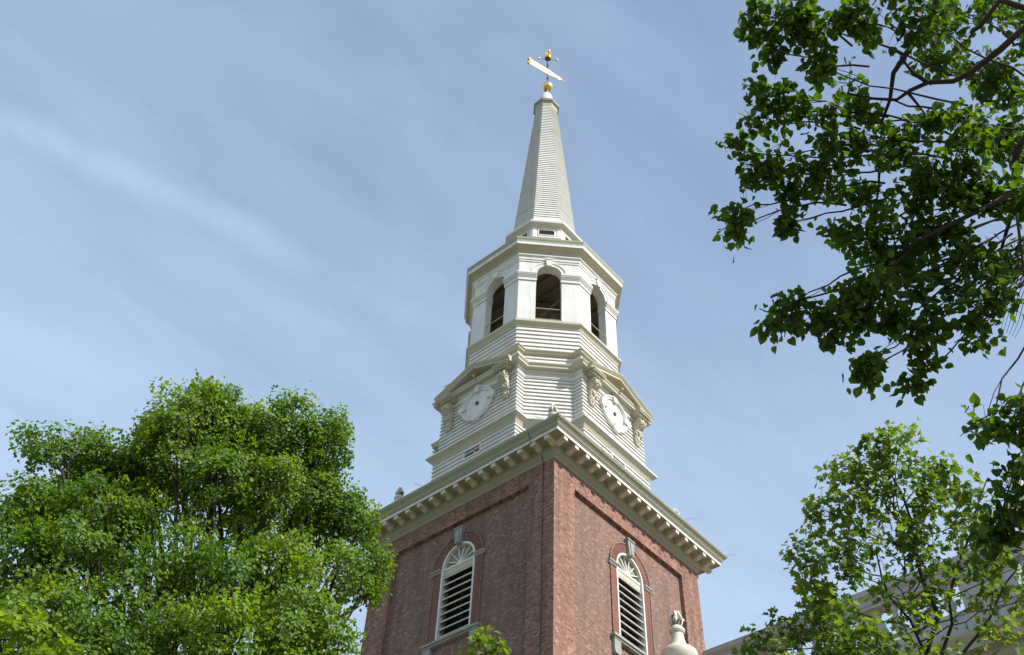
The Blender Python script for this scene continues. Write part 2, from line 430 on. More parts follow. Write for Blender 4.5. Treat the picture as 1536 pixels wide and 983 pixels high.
# --- brick shaft: piers and head as one mesh, recessed field as another
PW, PTOP, PBOT, RD = 3.35, 22.92, 13.2, 0.16
br = MB(); fld = MB()
br.rings([[(x, y, GZ) for x, y in sq(H)], [(x, y, PBOT) for x, y in sq(H)]])
for k in range(4):
    M = face(k * math.pi / 2, H)
    for x0, x1, z0, z1 in ((-H, -PW, PBOT, ZB + .05), (PW, H, PBOT, ZB + .05), (-PW, PW, PTOP, ZB + .05)):
        br.add([M @ Vector(p) for p in ((x0, 0, z0), (x1, 0, z0), (x1, 0, z1), (x0, 0, z1))], [(0, 1, 2, 3)])
    # two stepped reveals
    for (a, b) in (((-PW, PBOT), (-PW, PTOP)), ((-PW, PTOP), (PW, PTOP)), ((PW, PTOP), (PW, PBOT)), ((PW, PBOT), (-PW, PBOT))):
        br.add([M @ Vector((a[0], 0, a[1])), M @ Vector((b[0], 0, b[1])), M @ Vector((b[0], RD, b[1])), M @ Vector((a[0], RD, a[1]))], [(0, 1, 2, 3)])
    arch_wall(fld, M, -PW, PW, PBOT, PTOP, OW, OZB, OZS, 0.45, y0=RD, back=False)
T(br, 'brick_wall', M_brickpier)
note(T(fld, 'recessed_brick_panel', M_brickpanel), 'darker brick field set back between the red corner piers')
# interior floor under the louvres so that no light comes in from below
inn = MB(); inn.box(-4.0, 4.0, -4.0, 4.0, 23.2, 23.3); inn.box(-3.7, 3.7, -3.7, 3.7, 17.6, 17.7)
inn.box(-1.6, 1.6, -1.6, 1.6, 17.72, 23.18)
T(inn, 'belfry_floor', M_dark)

def bell_window(ang, detailed=True):
    M = face(ang, H)
    yr = RD                                           # wall field plane
    fr = MB()
    # timber frame: jambs and arch, set a little behind the field
    for s in (-1, 1):
        a, b = sorted((s * OW, s * (OW - 0.085)))
        fr.box(a + .003, b - .003, yr - 0.03, yr + 0.30, OZB + 0.02, OZS, M)
    arch_band(fr, M, OW - 0.085, OW - .003, OZS, yr - 0.03, yr + 0.30)
    f = T(fr, 'louvred_window', M_white)
    sl = MB()
    n = 9; z0, z1 = OZB + 0.10, 20.84
    for i in range(n):
        zc = z0 + 0.16 + (z1 - z0 - .14) * i / (n - 1)
        tilt = R_(28)
        S = M @ Matrix.Translation((0, yr + 0.10, zc)) @ Matrix.Rotation(tilt, 4, 'X')
        sl.box(-OW + 0.09, OW - 0.09, -0.06, 0.17, -0.014, 0.014, S)
    sl.box(-0.02, 0.02, yr + .29, yr + .34, OZB, 20.86, M)
    sl.build('louvre_slats', M_slat, f)
    ed = MB()
    for i in range(n):
        zc = z0 + 0.16 + (z1 - z0 - .14) * i / (n - 1)
        S = M @ Matrix.Translation((0, yr + 0.10, zc)) @ Matrix.Rotation(R_(28), 4, 'X')
        ed.box(-OW + 0.088, OW - 0.088, -0.082, -0.061, -0.021, 0.021, S)
    ed.build('slat_nosing', M_white, f)
    fan = MB()
    fan.add([M @ Vector((x, yr + 0.13, z)) for x, z in [(OW - .08, 21.16)] + arch_pts(OW - .08, OZS, 20) + [(-OW + .08, 21.16)]], [tuple(range(23))])
    fan.build('fanlight_panel', M_fan, f)
    rays = MB()
    for a in (22, 50, 78, 102, 130, 158):
        a = R_(a)
        S = M @ Matrix.Translation((0, yr + 0.09, OZS + .02)) @ Matrix.Rotation(-a, 4, 'Y')
        rays.box(0.1, OW - 0.085, -0.025, 0.03, -0.018, 0.018, S)
    arch_band(rays, M, 0.0, 0.12, OZS + .02, yr + .05, yr + .12, n=10)
    rays.box(-OW + .09, OW - .09, yr + 0.04, yr + .12, 21.14, 21.225, M)
    rays.build('fanlight_bars', M_white, f)
    hd = MB(); hd.box(-OW + .088, OW - .088, yr + .06, yr + .12, 20.90, 21.138, M)
    hd.build('transom_board', M_trim, f)
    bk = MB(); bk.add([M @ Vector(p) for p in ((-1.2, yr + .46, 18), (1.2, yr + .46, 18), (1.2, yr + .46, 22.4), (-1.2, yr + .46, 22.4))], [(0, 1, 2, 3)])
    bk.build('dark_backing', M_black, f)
    # brick surround, slightly proud: jamb strips and gauged arch with radial joints
    for s in (-1, 1):
        jm = MB()
        a, b = sorted((s * (OW + .003), s * 1.16))
        jm.box(a, b, yr - 0.035, yr + .02, 18.25, 21.035, M)
        jm.build('jamb_brickwork', M_brickarch, f)
    ar = [MB(), MB()]
    nb = 26
    for i in range(nb):
        t0 = math.pi * i / nb; t1 = math.pi * (i + .74) / nb
        if abs((t0 + t1) / 2 - math.pi / 2) < 0.20: continue
        arch_band(ar[int(t0 > math.pi / 2)], M, OW + .004, 1.16, OZS, yr - 0.05, yr + .02, t0, t1, 1)
    for q_ in ar: q_.build('brick_arch', M_brickarch, f)
    for a0, a1 in ((0.0, math.pi / 2 - .2), (math.pi / 2 + .2, math.pi)):
        hood = MB()
        arch_band(hood, M, 1.163, 1.215, OZS, yr - 0.075, yr + .02, a0, a1, 16)
        arch_band(hood, M, OW + .004, 1.163, OZS, yr - 0.035, yr + .018, a0, a1, 16)
        hood.build('hood_mould', M_brickpier, f)
    for s in (-1, 1):
        hood = MB()
        a, b = sorted((s * 1.163, s * 1.20))
        hood.box(a, b, yr - 0.06, yr + .02, 18.25, 21.035, M)
        hood.build('edge_moulding', M_brickpier, f)
    for s in (-1, 1):
        im = MB()
        a, b = sorted((s * (OW + .006), s * 1.29))
        im.box(a, b, yr - 0.07, yr + .02, 21.04, 21.09, M)
        im.box(a, b + (0.03 if s > 0 else 0), yr - 0.09, yr + .02, 21.092, 21.14, M)
        im.box(a, b, yr - 0.12, yr + .02, 21.142, 21.20, M)
        im.build('impost', M_stone, f)
    ks = MB()
    ks.prism([(-0.13, 21.94), (0.13, 21.94), (0.20, 22.56), (-0.20, 22.56)], yr - 0.17, yr + .02, M)
    ks.prism([(-0.05, 21.98), (0.05, 21.98), (0.08, 22.50), (-0.08, 22.50)], yr - 0.20, yr - .172, M)
    ks.box(-0.225, 0.225, yr - .20, yr + .02, 22.563, 22.63, M)
    ks.build('keystone', M_stone, f)
    si = MB(); si.box(-1.33, 1.33, yr - .20, yr + .12, 18.135, 18.22, M); si.box(-1.27, 1.27, yr - .15, yr + .12, 18.06, 18.133, M)
    si.build('sill', M_stone, f)
    for s in (-1, 1):
        sb = MB()
        a, b = sorted((s * 0.90, s * 1.26))
        sb.prism([(a, 18.055), (a, 17.62), (a + .06, 17.54), (b - .06, 17.54), (b, 17.62), (b, 18.055)], yr - .13, yr + .02, M)
        sb.build('sill_bracket', M_stone, f)
for k in range(4): bell_window(k * math.pi / 2)

# --- main cornice
sqp = lambda p: sq(H + p)
co = MB()
loft(co, sqp, [(-0.3, ZB), (0.03, ZB), (0.03, 23.68), (0.06, 23.70), (0.06, 23.77), (0.10, 23.79), (0.13, 23.84), (0.18, 23.88), (0.22, 23.89),
               (0.22, 24.09), (0.69, 24.09), (0.69, 24.06), (0.72, 24.06), (0.72, 24.20), (0.76, 24.21), (0.765, 24.235), (0.80, 24.26), (0.82, 24.30), (0.85, 24.34), (0.85, 24.355)])
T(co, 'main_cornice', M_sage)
cy = MB()
loft(cy, sqp, [(0.80, 24.357), (0.87, 24.358), (0.875, 24.38), (0.90, 24.395), (0.945, 24.43), (0.97, 24.475), (0.98, 24.485), (0.98, 24.52), (0.9, 24.535)])
note(T(cy, 'cornice_gutter', M_sage), 'weathered gutter moulding along the top edge of the brick tower')
rf = MB(); loft(rf, sqp, [(0.9, 24.54), (-0.9, 24.78), (-1.4, 24.80)], cap1=True)
T(rf, 'lead_roof', M_lead)
fas = MB(); loft(fas, sqp, [(0.722, 24.065), (0.732, 24.065), (0.732, 24.185), (0.722, 24.185)])
T(fas, 'corona_board', M_white)
modp = [(-.24, 24.088), (-.24, 23.90), (-.17, 23.875), (-.09, 23.89), (-.02, 23.935), (0.08, 23.95), (.15, 23.915), (.235, 23.91), (.235, 24.088)]
mod0 = None
md = MB()
MX = Matrix(((0, 1, 0, 0), (1, 0, 0, 0), (0, 0, 1, 0), (0, 0, 0, 1)))
md.prism([(y, z - 24.0) for y, z in modp], -0.10, 0.10, Matrix.Identity(4))
md.box(-.25, .24, -.113, .113, .068, .0885)
for k in range(4):
    for i in range(16):
        o_ = -4.70 + 9.40 * i / 15
        if i == 15 or i == 0:
            pass
        if mod0 is None:
            ob = T(md, 'modillion', M_mod); mod0 = ob
        else:
            ob = mod0.copy(); COL.objects.link(ob)
        ob.parent = tower
        n = Vector((math.cos(k * math.pi / 2), math.sin(k * math.pi / 2), 0)); t = Vector((-n.y, n.x, 0))
        p = n * (H + 0.465) + t * o_
        ob.location = (p.x, p.y, 24.0 - GZ); ob.rotation_euler = (0, 0, k * math.pi / 2)
# lightning rods and conductor
def rod(x, y, dx, dy, z=24.53, flip=False):
    r = MB()
    r.tube([(x, y, z), (x + dx * .12, y + dy * .12, z + .07), (x + dx * .35, y + dy * .35, z + .07), (x + dx * .5, y + dy * .5, z + .13)], 0.010, 5)
    r.tube([(x + dx * .35, y + dy * .35, z + .07), (x + dx * .55 + .06, y + dy * .55 + .06, z + .04)], 0.007, 5)
    T(r, 'lightning_rod', M_rail)
for o_ in (-5.4, -2.4, 0.6, 3.0):
    rod(5.42, -o_ if o_ != -5.4 else 5.42, .6, .35)
    rod(-o_ - .6, -5.42, -.4, -.6)
cb = MB()
cb.tube([(4.02, -4.53, 12), (4.02, -4.53, 23.55), (4.02, -4.62, 23.8), (4.02, -4.75, 24.03), (4.02, -5.25, 24.03), (4.02, -5.36, 24.35), (4.02, -5.50, 24.54)], 0.014, 6)
T(cb, 'lightning_cable', M_iron)

# --- lower wooden stage (plinth) with clapboards and shelf
pl = MB()
npl = lambda p: notch(p, 4.1, 2.2, 4.1)
loft(pl, npl, [(0, 24.6)] + clap(24.7, 26.98, 11))
T(pl, 'clapboard_plinth', M_board)
sh = MB()
loft(sh, lambda p: notch(p), [(0.10, 26.93), (0.13, 26.935), (0.14, 26.98), (0.19, 27.07), (0.27, 27.16), (0.35, 27.21), (0.35, 27.22)])
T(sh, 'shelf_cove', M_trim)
sl = MB()
loft(sl, lambda p: notch(p), [(0.3, 27.222), (0.37, 27.224), (0.37, 27.30), (0.35, 27.33), (0.03, 27.42)])
T(sl, 'shelf_edge', M_white)
for k in range(4):
    M = face(k * math.pi / 2, 4.1)
    vt = MB(); vt.box(-.46, .46, -.06, .02, 26.30, 26.36, M); vt.box(-.46, .46, -.06, .02, 26.70, 26.75, M); vt.box(-.46, -.41, -.059, .02, 26.36, 26.70, M); vt.box(.41, .46, -.059, .02, 26.36, 26.70, M)
    v = T(vt, 'vent', M_white)
    vs = MB()
    for z in (26.40, 26.52, 26.64): vs.box(-.41, .41, -.03, .05, -.012, .012, M @ Matrix.Translation((0, -.01, z)) @ Matrix.Rotation(R_(30), 4, 'X'))
    vs.build('vent_slats', M_white, v)
    vb = MB(); vb.box(-.41, .41, -.034, -.028, 26.361, 26.699, M); vb.build('vent_void', M_black, v)

# --- clock stage
cs = MB()
loft(cs, lambda p: notch(p), [(0, 27.30)] + clap(27.43, 29.83, 12, 0.05))
T(cs, 'clapboard_clock_stage', M_board)
en = MB()
loft(en, lambda p: notch(p), [(0.0, 29.80), (0.06, 29.80), (0.06, 29.84), (0.085, 29.85), (0.085, 29.93), (0.04, 29.95), (0.04, 30.10), (0.08, 30.12), (0.12, 30.18), (0.12, 30.20)])
T(en, 'entablature', M_white)
en = MB()
loft(en, lambda p: notch(p), [(0.1, 30.202), (0.32, 30.204), (0.32, 30.30), (0.335, 30.31), (0.36, 30.345), (0.385, 30.39), (0.385, 30.42), (0.36, 30.43), (-.1, 30.52)])
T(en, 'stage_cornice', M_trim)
at_ = MB()
loft(at_, lambda p: notch(p, 3.86, 1.96, 3.86), clap(30.50, 31.36, 4, 0.048))
T(at_, 'attic_clapboards', M_board)
at_ = MB()
loft(at_, lambda p: notch(p, 3.86, 1.96, 3.86), [(0, 31.34), (0.05, 31.34), (0.05, 31.39), (0.13, 31.40), (0.14, 31.46), (0.2, 31.50), (0.2, 31.54), (-.2, 31.66)], cap1=True)
T(at_, 'attic_capping', M_trim)

def console_mesh():
    c = MB()
    I = Matrix.Identity(4)
    # side profile in (outward, z): S-scroll bracket; extruded across the width
    prof = [(0, 0), (0.07, -.02), (0.12, .05), (0.11, .14), (0.07, .22), (0.10, .34), (0.17, .45), (0.16, .56), (0.2, .66), (0.30, .74), (0.38, .82), (0.43, .95), (0.42, 1.10), (0.36, 1.22), (0.28, 1.28), (0, 1.30)]
    c.prism(prof, -0.17, 0.17, I)
    # scroll eyes on the sides
    for (x, z, r) in ((0.30, 1.02, .17), (0.10, 0.40, .10), (0.08, 0.08, .065)):
        for s in (-1, 1):
            L = Matrix.Translation((x, s * 0.17, z)) @ Matrix.Rotation(R_(-90) * s, 4, 'X')
            c.lathe([(r, 0), (r, .03), (r * .72, .045), (r * .6, .015), (r * .35, .015), (r * .25, .06), (0.005, .065)], n=14, M=L)
    # acanthus leaf: raised ribs down the front
    for yy, zz, k in ((-.11, .95, 0), (0, 1.02, 1), (.11, .95, 0), (-.08, .62, 0), (.08, .62, 0), (0, .52, 1), (-.06, .30, 0), (.06, .30, 0), (0, .18, 1)):
        xx = 0.40 if zz > .9 else (0.17 if zz > .45 else .09)
        c.lathe([(0.005, -.14), (0.05, -.10), (.07, -.02), (.055, .07), (.015, .13)], c=(xx + .02 * k, yy, zz), n=7)
    # pendant drop under the scroll
    c.box(0, .10, -.12, .12, -.09, -.02)
    return c
con0 = None
consw = []
for k in range(4):
    for s in (-1, 1):
        if con0 is None:
            ob = T(console_mesh(), 'console', M_trim); con0 = ob
        else:
            ob = con0.copy(); COL.objects.link(ob)
        ob.parent = tower
        n = Vector((math.cos(k * math.pi / 2), math.sin(k * math.pi / 2), 0)); t = Vector((-n.y, n.x, 0))
        p = n * (CF + .02) + t * (1.58 * s)
        ob.location = (p.x, p.y, 28.66 - GZ); ob.rotation_euler = (0, 0, k * math.pi / 2)

for k in range(4):
    M = face(k * math.pi / 2, CF)
    # pediment carried by the consoles
    PF = -0.62                                     # front of the raking cornice
    def rake(x0, z0, x1, z1, prof, yb):
        """prof: (projection, height above the rake's underside) swept from (x0,z0) to (x1,z1)"""
        A = [Vector((x0, -p, z0 + h)) for p, h in prof]; B = [Vector((x1, -p, z1 + h)) for p, h in prof]
        kk = len(pd.v); pd.v += [tuple(M @ q) for q in A + B]; n_ = len(prof)
        for i in range(n_):
            j = (i + 1) % n_
            pd.f.append((kk + i, kk + n_ + i, kk + n_ + j, kk + j) if x0 > x1 else (kk + j, kk + n_ + j, kk + n_ + i, kk + i))
        pd.f.append(tuple(kk + i for i in range(n_))); pd.f.append(tuple(kk + n_ + i for i in reversed(range(n_))))
    rp = [(-.02, 0.0), (.52, 0.0), (.52, .11), (.545, .12), (.58, .17), (.62, .22), (.62, .26), (-.02, .34)]
    for s in (-1, 1):
        pd = MB()
        rake(2.12 * s, 30.10, 0.0, 30.93, rp, 0)
        T(pd, 'raking_cornice', M_trim)
    tymp = MB()
    ap = arch_pts(1.22, 0, 20)
    pts = [(x, 30.02 + z * 0.42) for x, z in ap]
    tymp.prism([(1.9, 30.06)] + [(0, 30.92), (-1.9, 30.06)] + [(-1.24, 30.02)] + [(x, z) for x, z in reversed(pts)][0:] + [(1.24, 30.02)], -.07, 0.01, M)
    T(tymp, 'tympanum', M_trim)
    for s in (-1, 1):
        bl = MB()
        a, b = sorted((s * 1.22, s * 1.98))
        bl.box(a + .08, b - .08, -.46, .0, 29.965, 30.02, M)
        bl.box(a + .04, b - .04, -.50, .0, 30.022, 30.06, M)
        bl.box(a, b, -.555, .0, 30.062, 30.135, M)
        bl.box(a - .03, b + .03, -.59, .0, 30.137, 30.20, M)
        T(bl, 'console_abacus', M_trim)
    # clock
    cf = MB()
    ZC = 29.22
    D_ = M @ Matrix.Translation((0, -.035, ZC)) @ Matrix.Rotation(R_(90), 4, 'X')
    cf.lathe([(0.70, 0), (0.70, .03), (0.66, .035), (0.0001, .035)], n=48, M=D_, cap=False)
    ck = T(cf, 'clock_face', M_white)
    cr = MB()
    for i in range(48):
        pass
    prof = [(.66, 0), (.66, .06), (.69, .10), (.72, .07), (.78, .07), (.80, .115), (.87, .115), (.89, .09), (.90, .03), (.90, 0)]
    cr.lathe(prof, n=56, M=D_, cap=False)
    cr.build('clock_ring', M_white, ck, smooth=False)
    for q in range(4):
        e = MB()
        S = D_ @ Matrix.Rotation(q * math.pi / 2, 4, 'Z')
        S2 = S @ Matrix.Rotation(R_(90), 4, 'X')
        # wedge block with small ears
        e.prism([(-.10, 0.60), (.10, 0.60), (.16, 1.0), (-.16, 1.0)], 0.0, .155, S2)
        e.prism([(-.21, 0.80), (.21, 0.80), (.21, .925), (-.21, .925)], 0.0, .135, S2)
        e.build('ring_block', M_white, ck)
    hb = MB(); hb.lathe([(.085, .036), (.085, .09), (.05, .10), (.0001, .10)], n=16, M=D_, cap=False)
    hb.build('clock_hub', M_iron, ck, smooth=True)
    lamp = MB()
    lamp.tube([(0, 0, 0), (0, -.25, .02), (0.1, -.42, .12), (.12, -.5, .2)], .018, 6)
    lamp.lathe([(.02, 0), (.05, .03), (.05, .1), (.02, .14)], c=(.12, -.5, .18), n=8)
    lamp.v = [tuple(M @ (Vector(v) + Vector((-.05, 0, 30.22)))) for v in lamp.v]
    T(lamp, 'small_floodlight', M_trim)

# --- attic octagon and belfry
oc = MB()
loft(oc, octo, [(3.40 + p, z) for p, z in clap(31.4, 33.66, 9, 0.048)])
T(oc, 'octagon_clapboards', M_board)
bs = MB()
loft(bs, octo, [(3.40, 33.62), (3.44, 33.62), (3.445, 33.68), (3.50, 33.77), (3.57, 33.83), (3.60, 33.85), (3.60, 33.97), (3.57, 34.02)])
T(bs, 'belfry_sill', M_trim)
bs = MB(); loft(bs, octo, [(3.57, 34.022), (3.0, 34.07)], cap1=True)
T(bs, 'belfry_floor', M_lead)
BR = 3.45
BZ0, BZS, BHW = 34.05, 37.36, 0.60
bw = MB(); arch = MB()
for k in range(8):
    M = face(k * math.pi / 4, BR)
    arch_wall(bw, M, -BR * TAN, BR * TAN, BZ0, 38.9, BHW, BZ0, BZS, 0.42)
T(bw, 'belfry_wall', M_white)
for k in range(8):
    M = face(k * math.pi / 4, BR)
    e = MB()
    arch_band(e, M, BHW + .0, BHW + .18, BZS + .01, -.05, .01, 0.0, math.pi)
    arch_band(e, M, BHW + .181, BHW + .25, BZS + .01, -.085, .01, 0.0, math.pi)
    T(e, 'arch_moulding', M_white)
    e = MB()
    e.prism([(-.11, 37.90), (.11, 37.90), (.17, 38.34), (-.17, 38.34)], -.15, .02, M)
    e.box(-.19, .19, -.18, .02, 38.343, 38.42, M)
    T(e, 'belfry_keystone', M_white)
    for z in (35.02, 34.30):
        e = MB()
        e.tube([M @ Vector((-BHW, .1, z)), M @ Vector((BHW, .1, z))], .024, 6)
        T(e, 'safety_rail', M_trim)
# impost moulding wraps each pier: front strip between openings, plus its return in the reveal
for k in range(8):
    e = MB()
    for j, sgn in ((k, 1), (k + 1, -1)):
        M = face(j * math.pi / 4, BR)
        full = BR * TAN
        for z0, z1, p in ((36.84, 37.03, .05), (37.032, 37.09, .08), (37.092, 37.16, .11), (37.162, 37.23, .145), (37.232, 37.345, .17)):
            ex = full + p * TAN
            poly = [(BHW - .03, -p), (ex, -p), (full, 0.0), (BHW - .03, 0.0)] if sgn > 0 else [(-ex, -p), (-BHW + .03, -p), (-BHW + .03, 0.0), (-full, 0.0)]
            vs = [M @ Vector((x, y, z0)) for x, y in poly] + [M @ Vector((x, y, z1)) for x, y in poly]
            e.add(vs, [(3, 2, 1, 0), (4, 5, 6, 7), (0, 1, 5, 4), (1, 2, 6, 5), (2, 3, 7, 6), (3, 0, 4, 7)])
            a, b = (BHW - .03, BHW - .001) if sgn > 0 else (-BHW + .001, -BHW + .03)
            e.box(a, b, 0.0, .42, z0, z1, M)
    T(e, 'pier_capital', M_white)
en = MB()
loft(en, octo, [(BR - .1, 38.24), (BR + .035, 38.24), (BR + .035, 38.36), (BR + .07, 38.365), (BR + .07, 38.52), (BR + .15, 38.60), (BR + .15, 38.66), (BR + .02, 38.69), (BR + .02, 38.88)])
T(en, 'belfry_architrave', M_white)
en = MB()
loft(en, octo, [(BR, 38.87), (3.50, 38.87), (3.50, 38.93), (3.54, 38.98), (3.60, 39.03), (3.70, 39.07), (3.80, 39.09), (3.80, 39.105), (3.84, 39.105)])
T(en, 'belfry_cove', M_trim)
en = MB()
loft(en, octo, [(3.80, 39.106), (3.86, 39.108), (3.86, 39.25), (3.885, 39.31)])
T(en, 'belfry_corona', M_white)
en = MB()
loft(en, octo, [(3.85, 39.312), (3.885, 39.314), (3.90, 39.38), (3.93, 39.44), (3.945, 39.50), (3.945, 39.55)])
T(en, 'belfry_gutter', M_sage)
ce = MB(); ce.rings([[(x, y, 38.62) for x, y in octo(3.4)], [(x, y, 38.66) for x, y in octo(3.4)]], True, True)
for a in range(-3, 4):
    xl = min(3.0, 4.15 - abs(a * .8) - .1)
    ce.box(-xl, xl, a * .8 - .06, a * .8 + .06, 38.45, 38.618)
T(ce, 'belfry_ceiling', M_dark)
ib = MB()
ib.rings([[(x, y, 34.05) for x, y in octo(0.9)], [(x, y, 38.27) for x, y in octo(0.9)]])
for s in (-1, 1):
    ib.tube([(s * 1.9, -2.2, 34.1), (s * .5, 2.0, 38.2)], .07, 6)
    ib.tube([(-2.2, s * 1.9, 34.1), (2.0, s * .5, 38.2)], .07, 6)
T(ib, 'bell_frame', M_dark)
ro = MB(); loft(ro, octo, [(3.945, 39.55), (3.9, 39.57), (3.1, 40.2), (2.4, 41.0), (1.95, 41.8), (1.82, 42.4)])
T(ro, 'belfry_roof', M_white)

# --- spire foot
ft = MB()
loft(ft, octo, [(1.82, 42.38), (1.86, 42.38), (1.86, 42.46), (1.80, 42.47), (1.80, 43.14), (1.84, 43.15), (1.84, 43.22)])
T(ft, 'spire_foot', M_white)
for k in range(8):
    M = face(k * math.pi / 4, 1.80)
    e = MB()
    for x0, x1, z0, z1 in ((-.46, -.40, 42.6, 43.1), (.40, .46, 42.6, 43.1), (-.40, .40, 43.04, 43.1), (-.40, .40, 42.6, 42.66)):
        e.box(x0, x1, -.03, .01, z0, z1, M)
    for s in (-1, 1):
        a, b = sorted((s * .55, s * .735)); e.box(a, b, -.025, .01, 42.475, 43.135, M)
    v = T(e, 'louvre_frame', M_white)
    e = MB()
    for i in range(4): e.box(-.40, .40, -.03, .06, -.01, .01, M @ Matrix.Translation((0, 0, 42.72 + i * .1)) @ Matrix.Rotation(R_(35), 4, 'X'))
    e.build('louvre_slats', M_slat, v)
    e = MB(); e.box(-.39, .39, -.006, -.002, 42.665, 43.035, M); e.build('louvre_void', M_black, v)
ft = MB()
loft(ft, octo, [(1.80, 43.222), (1.86, 43.224), (1.90, 43.30), (1.98, 43.37), (2.05, 43.40), (2.05, 43.41)])
T(ft, 'foot_cove', M_trim)
ft = MB()
loft(ft, octo, [(2.0, 43.412), (2.09, 43.414), (2.11, 43.50), (2.11, 43.53), (1.98, 43.60), (1.82, 43.80), (1.72, 44.1), (1.69, 44.3)])
T(ft, 'foot_eave', M_white)
# --- spire
S0, S1, R0, R1 = 44.28, 57.9, 1.665, 0.665
n_ = 62
prof = []
for i in range(n_):
    a = i / n_; b = (i + 1) / n_
    prof += [(R0 + (R1 - R0) * a + .036, S0 + (S1 - S0) * a), (R0 + (R1 - R0) * b - .01, S0 + (S1 - S0) * b - .012), (R0 + (R1 - R0) * b - .03, S0 + (S1 - S0) * b - .001)]
sp_ = MB(); loft(sp_, octo, prof); T(sp_, 'spire', M_board)
cp = MB()
loft(cp, octo, [(.66, 57.9), (.68, 57.9), (.68, 58.02), (.70, 58.04), (.70, 58.14), (.66, 58.16), (.66, 58.30), (.70, 58.33), (.76, 58.40)])
T(cp, 'spire_frieze', M_trim)
cp = MB(); loft(cp, octo, [(.72, 58.402), (.80, 58.404), (.815, 58.58), (.80, 58.66), (.45, 58.84)], cap1=True)
T(cp, 'spire_cap', M_lead)
cp = MB(); cp.lathe([(.50, 58.80), (.49, 59.2), (.45, 59.7), (.38, 60.1), (.27, 60.4), (.16, 60.56), (.13, 60.6)], n=20)
T(cp, 'finial_base', M_white, smooth=True)
cp = MB(); cp.lathe([(.12, 60.55), (.10, 60.8), (.15, 60.95), (.12, 61.12)], n=12)
T(cp, 'finial_neck', M_iron, smooth=True)

# --- weathervane: turns on its own spindle, a thing of its own
def tw(x, y, z): return Vector((TC.x + x * math.cos(TROT) - y * math.sin(TROT), TC.y + x * math.sin(TROT) + y * math.cos(TROT), z))
top = tw(0, 0, 61.08)
wv = empty('weathervane', (top.x + .05, top.y, top.z), TROT, 'gilded weathervane with swallowtail banner and mitre on the spire tip', 'weathervane')
def V(mb, name, m, par=None, **k): return mb.build(name, m, par or wv, **k)
b = MB(); rr = .375
b.lathe([(max(.001, rr * math.sin(math.pi * i / 16)), .42 - rr * math.cos(math.pi * i / 16)) for i in range(17)], n=28, cap=False)
V(b, 'ball', M_gold, smooth=True)
b = MB(); b.tube([(0, 0, .78), (0, 0, 6.15)], [.04, .022], 8); b.lathe([(.03, 0), (.09, .06), (.03, .12)], c=(0, 0, 1.55), n=10); b.lathe([(.03, 0), (.075, .05), (.03, .1)], c=(0, 0, 3.35), n=10)
V(b, 'spindle', M_iron)
va = math.atan2(2.53, .81)                       # arrow direction in tower axes (x = b, y = -a)
VM = Matrix.Rotation(va, 4, 'Z') @ Matrix.Translation((-.06, 0, 0)) @ Matrix.Scale(.88, 4, (1, 0, 0))
b = MB()
zc = 2.55; hh = .36
poly = [(-1.62, zc + hh), (-1.66, zc + hh * .55), (-1.35, zc + .10), (-1.50, zc), (-1.35, zc - .10), (-1.66, zc - hh * .55), (-1.62, zc - hh), (-1.2, zc - hh * .95), (0.30, zc - hh * .9),
        (.42, zc - hh * .5), (.55, zc - hh * .72), (.68, zc - hh * .45), (.80, zc - hh * .62), (.92, zc - .10), (1.05, zc - .22), (1.42, zc), (1.05, zc + .22), (.92, zc + .10), (.80, zc + hh * .62), (.68, zc + hh * .45), (.55, zc + hh * .72), (.42, zc + hh * .5), (.30, zc + hh * .9), (-1.2, zc + hh * .95)]
b.prism(poly, -.025, .025, VM)
V(b, 'vane_banner', M_vane)
b = MB()
b.tube([VM @ Vector((1.35, 0, zc)), VM @ Vector((1.62, 0, zc))], [.05, .012], 6)
for s in (-1, 1):
    b.lathe([(max(.001, .11 * math.sin(math.pi * i / 8)), -.11 * math.cos(math.pi * i / 8)) for i in range(9)], c=tuple(VM @ Vector((-1.68, 0, zc + s * hh * .78))), n=10)
V(b, 'vane_tip', M_vane)
b = MB()
zz_ = 4.35
for ang in (R_(2), R_(92)):
    d = Vector((math.cos(ang + math.pi / 4 + .0), math.sin(ang + math.pi / 4), 0))
    b.tube([tuple(d * -.62 + Vector((0, 0, zz_))), tuple(d * .62 + Vector((0, 0, zz_)))], .018, 6)
V(b, 'cross_arms', M_iron)
for q in range(4):
    ang = math.pi / 4 + q * math.pi / 2
    b = MB(); b.lathe([(max(.001, .10 * math.sin(math.pi * i / 10)), -.10 * math.cos(math.pi * i / 10)) for i in range(11)], c=(.62 * math.cos(ang), .62 * math.sin(ang), zz_), n=12, cap=False)
    V(b, 'arm_ball', M_gold, smooth=True)
b = MB()
# mitre: flattened, rising to two points with a cleft between them
MI = Matrix.Rotation(R_(45), 4, 'Z') @ Matrix.Scale(.85, 4, (1, 0, 0))
for sgn in (-1, 1):
    b.prism([(-.20, 4.42), (.20, 4.42), (.24, 4.62), (.27, 4.90), (.20, 5.2), (.10, 5.42), (0, 5.60), (-.10, 5.42), (-.20, 5.2), (-.27, 4.90), (-.24, 4.62)], sgn * .10 - .045, sgn * .10 + .045, MI)
b.lathe([(.20, 4.42), (.23, 4.48), (.21, 4.56), (.22, 4.62), (.12, 4.64)], n=16)
b.lathe([(.0301, 5.65), (.07, 5.72), (.03, 5.8)], n=10)
V(b, 'mitre', M_vane)

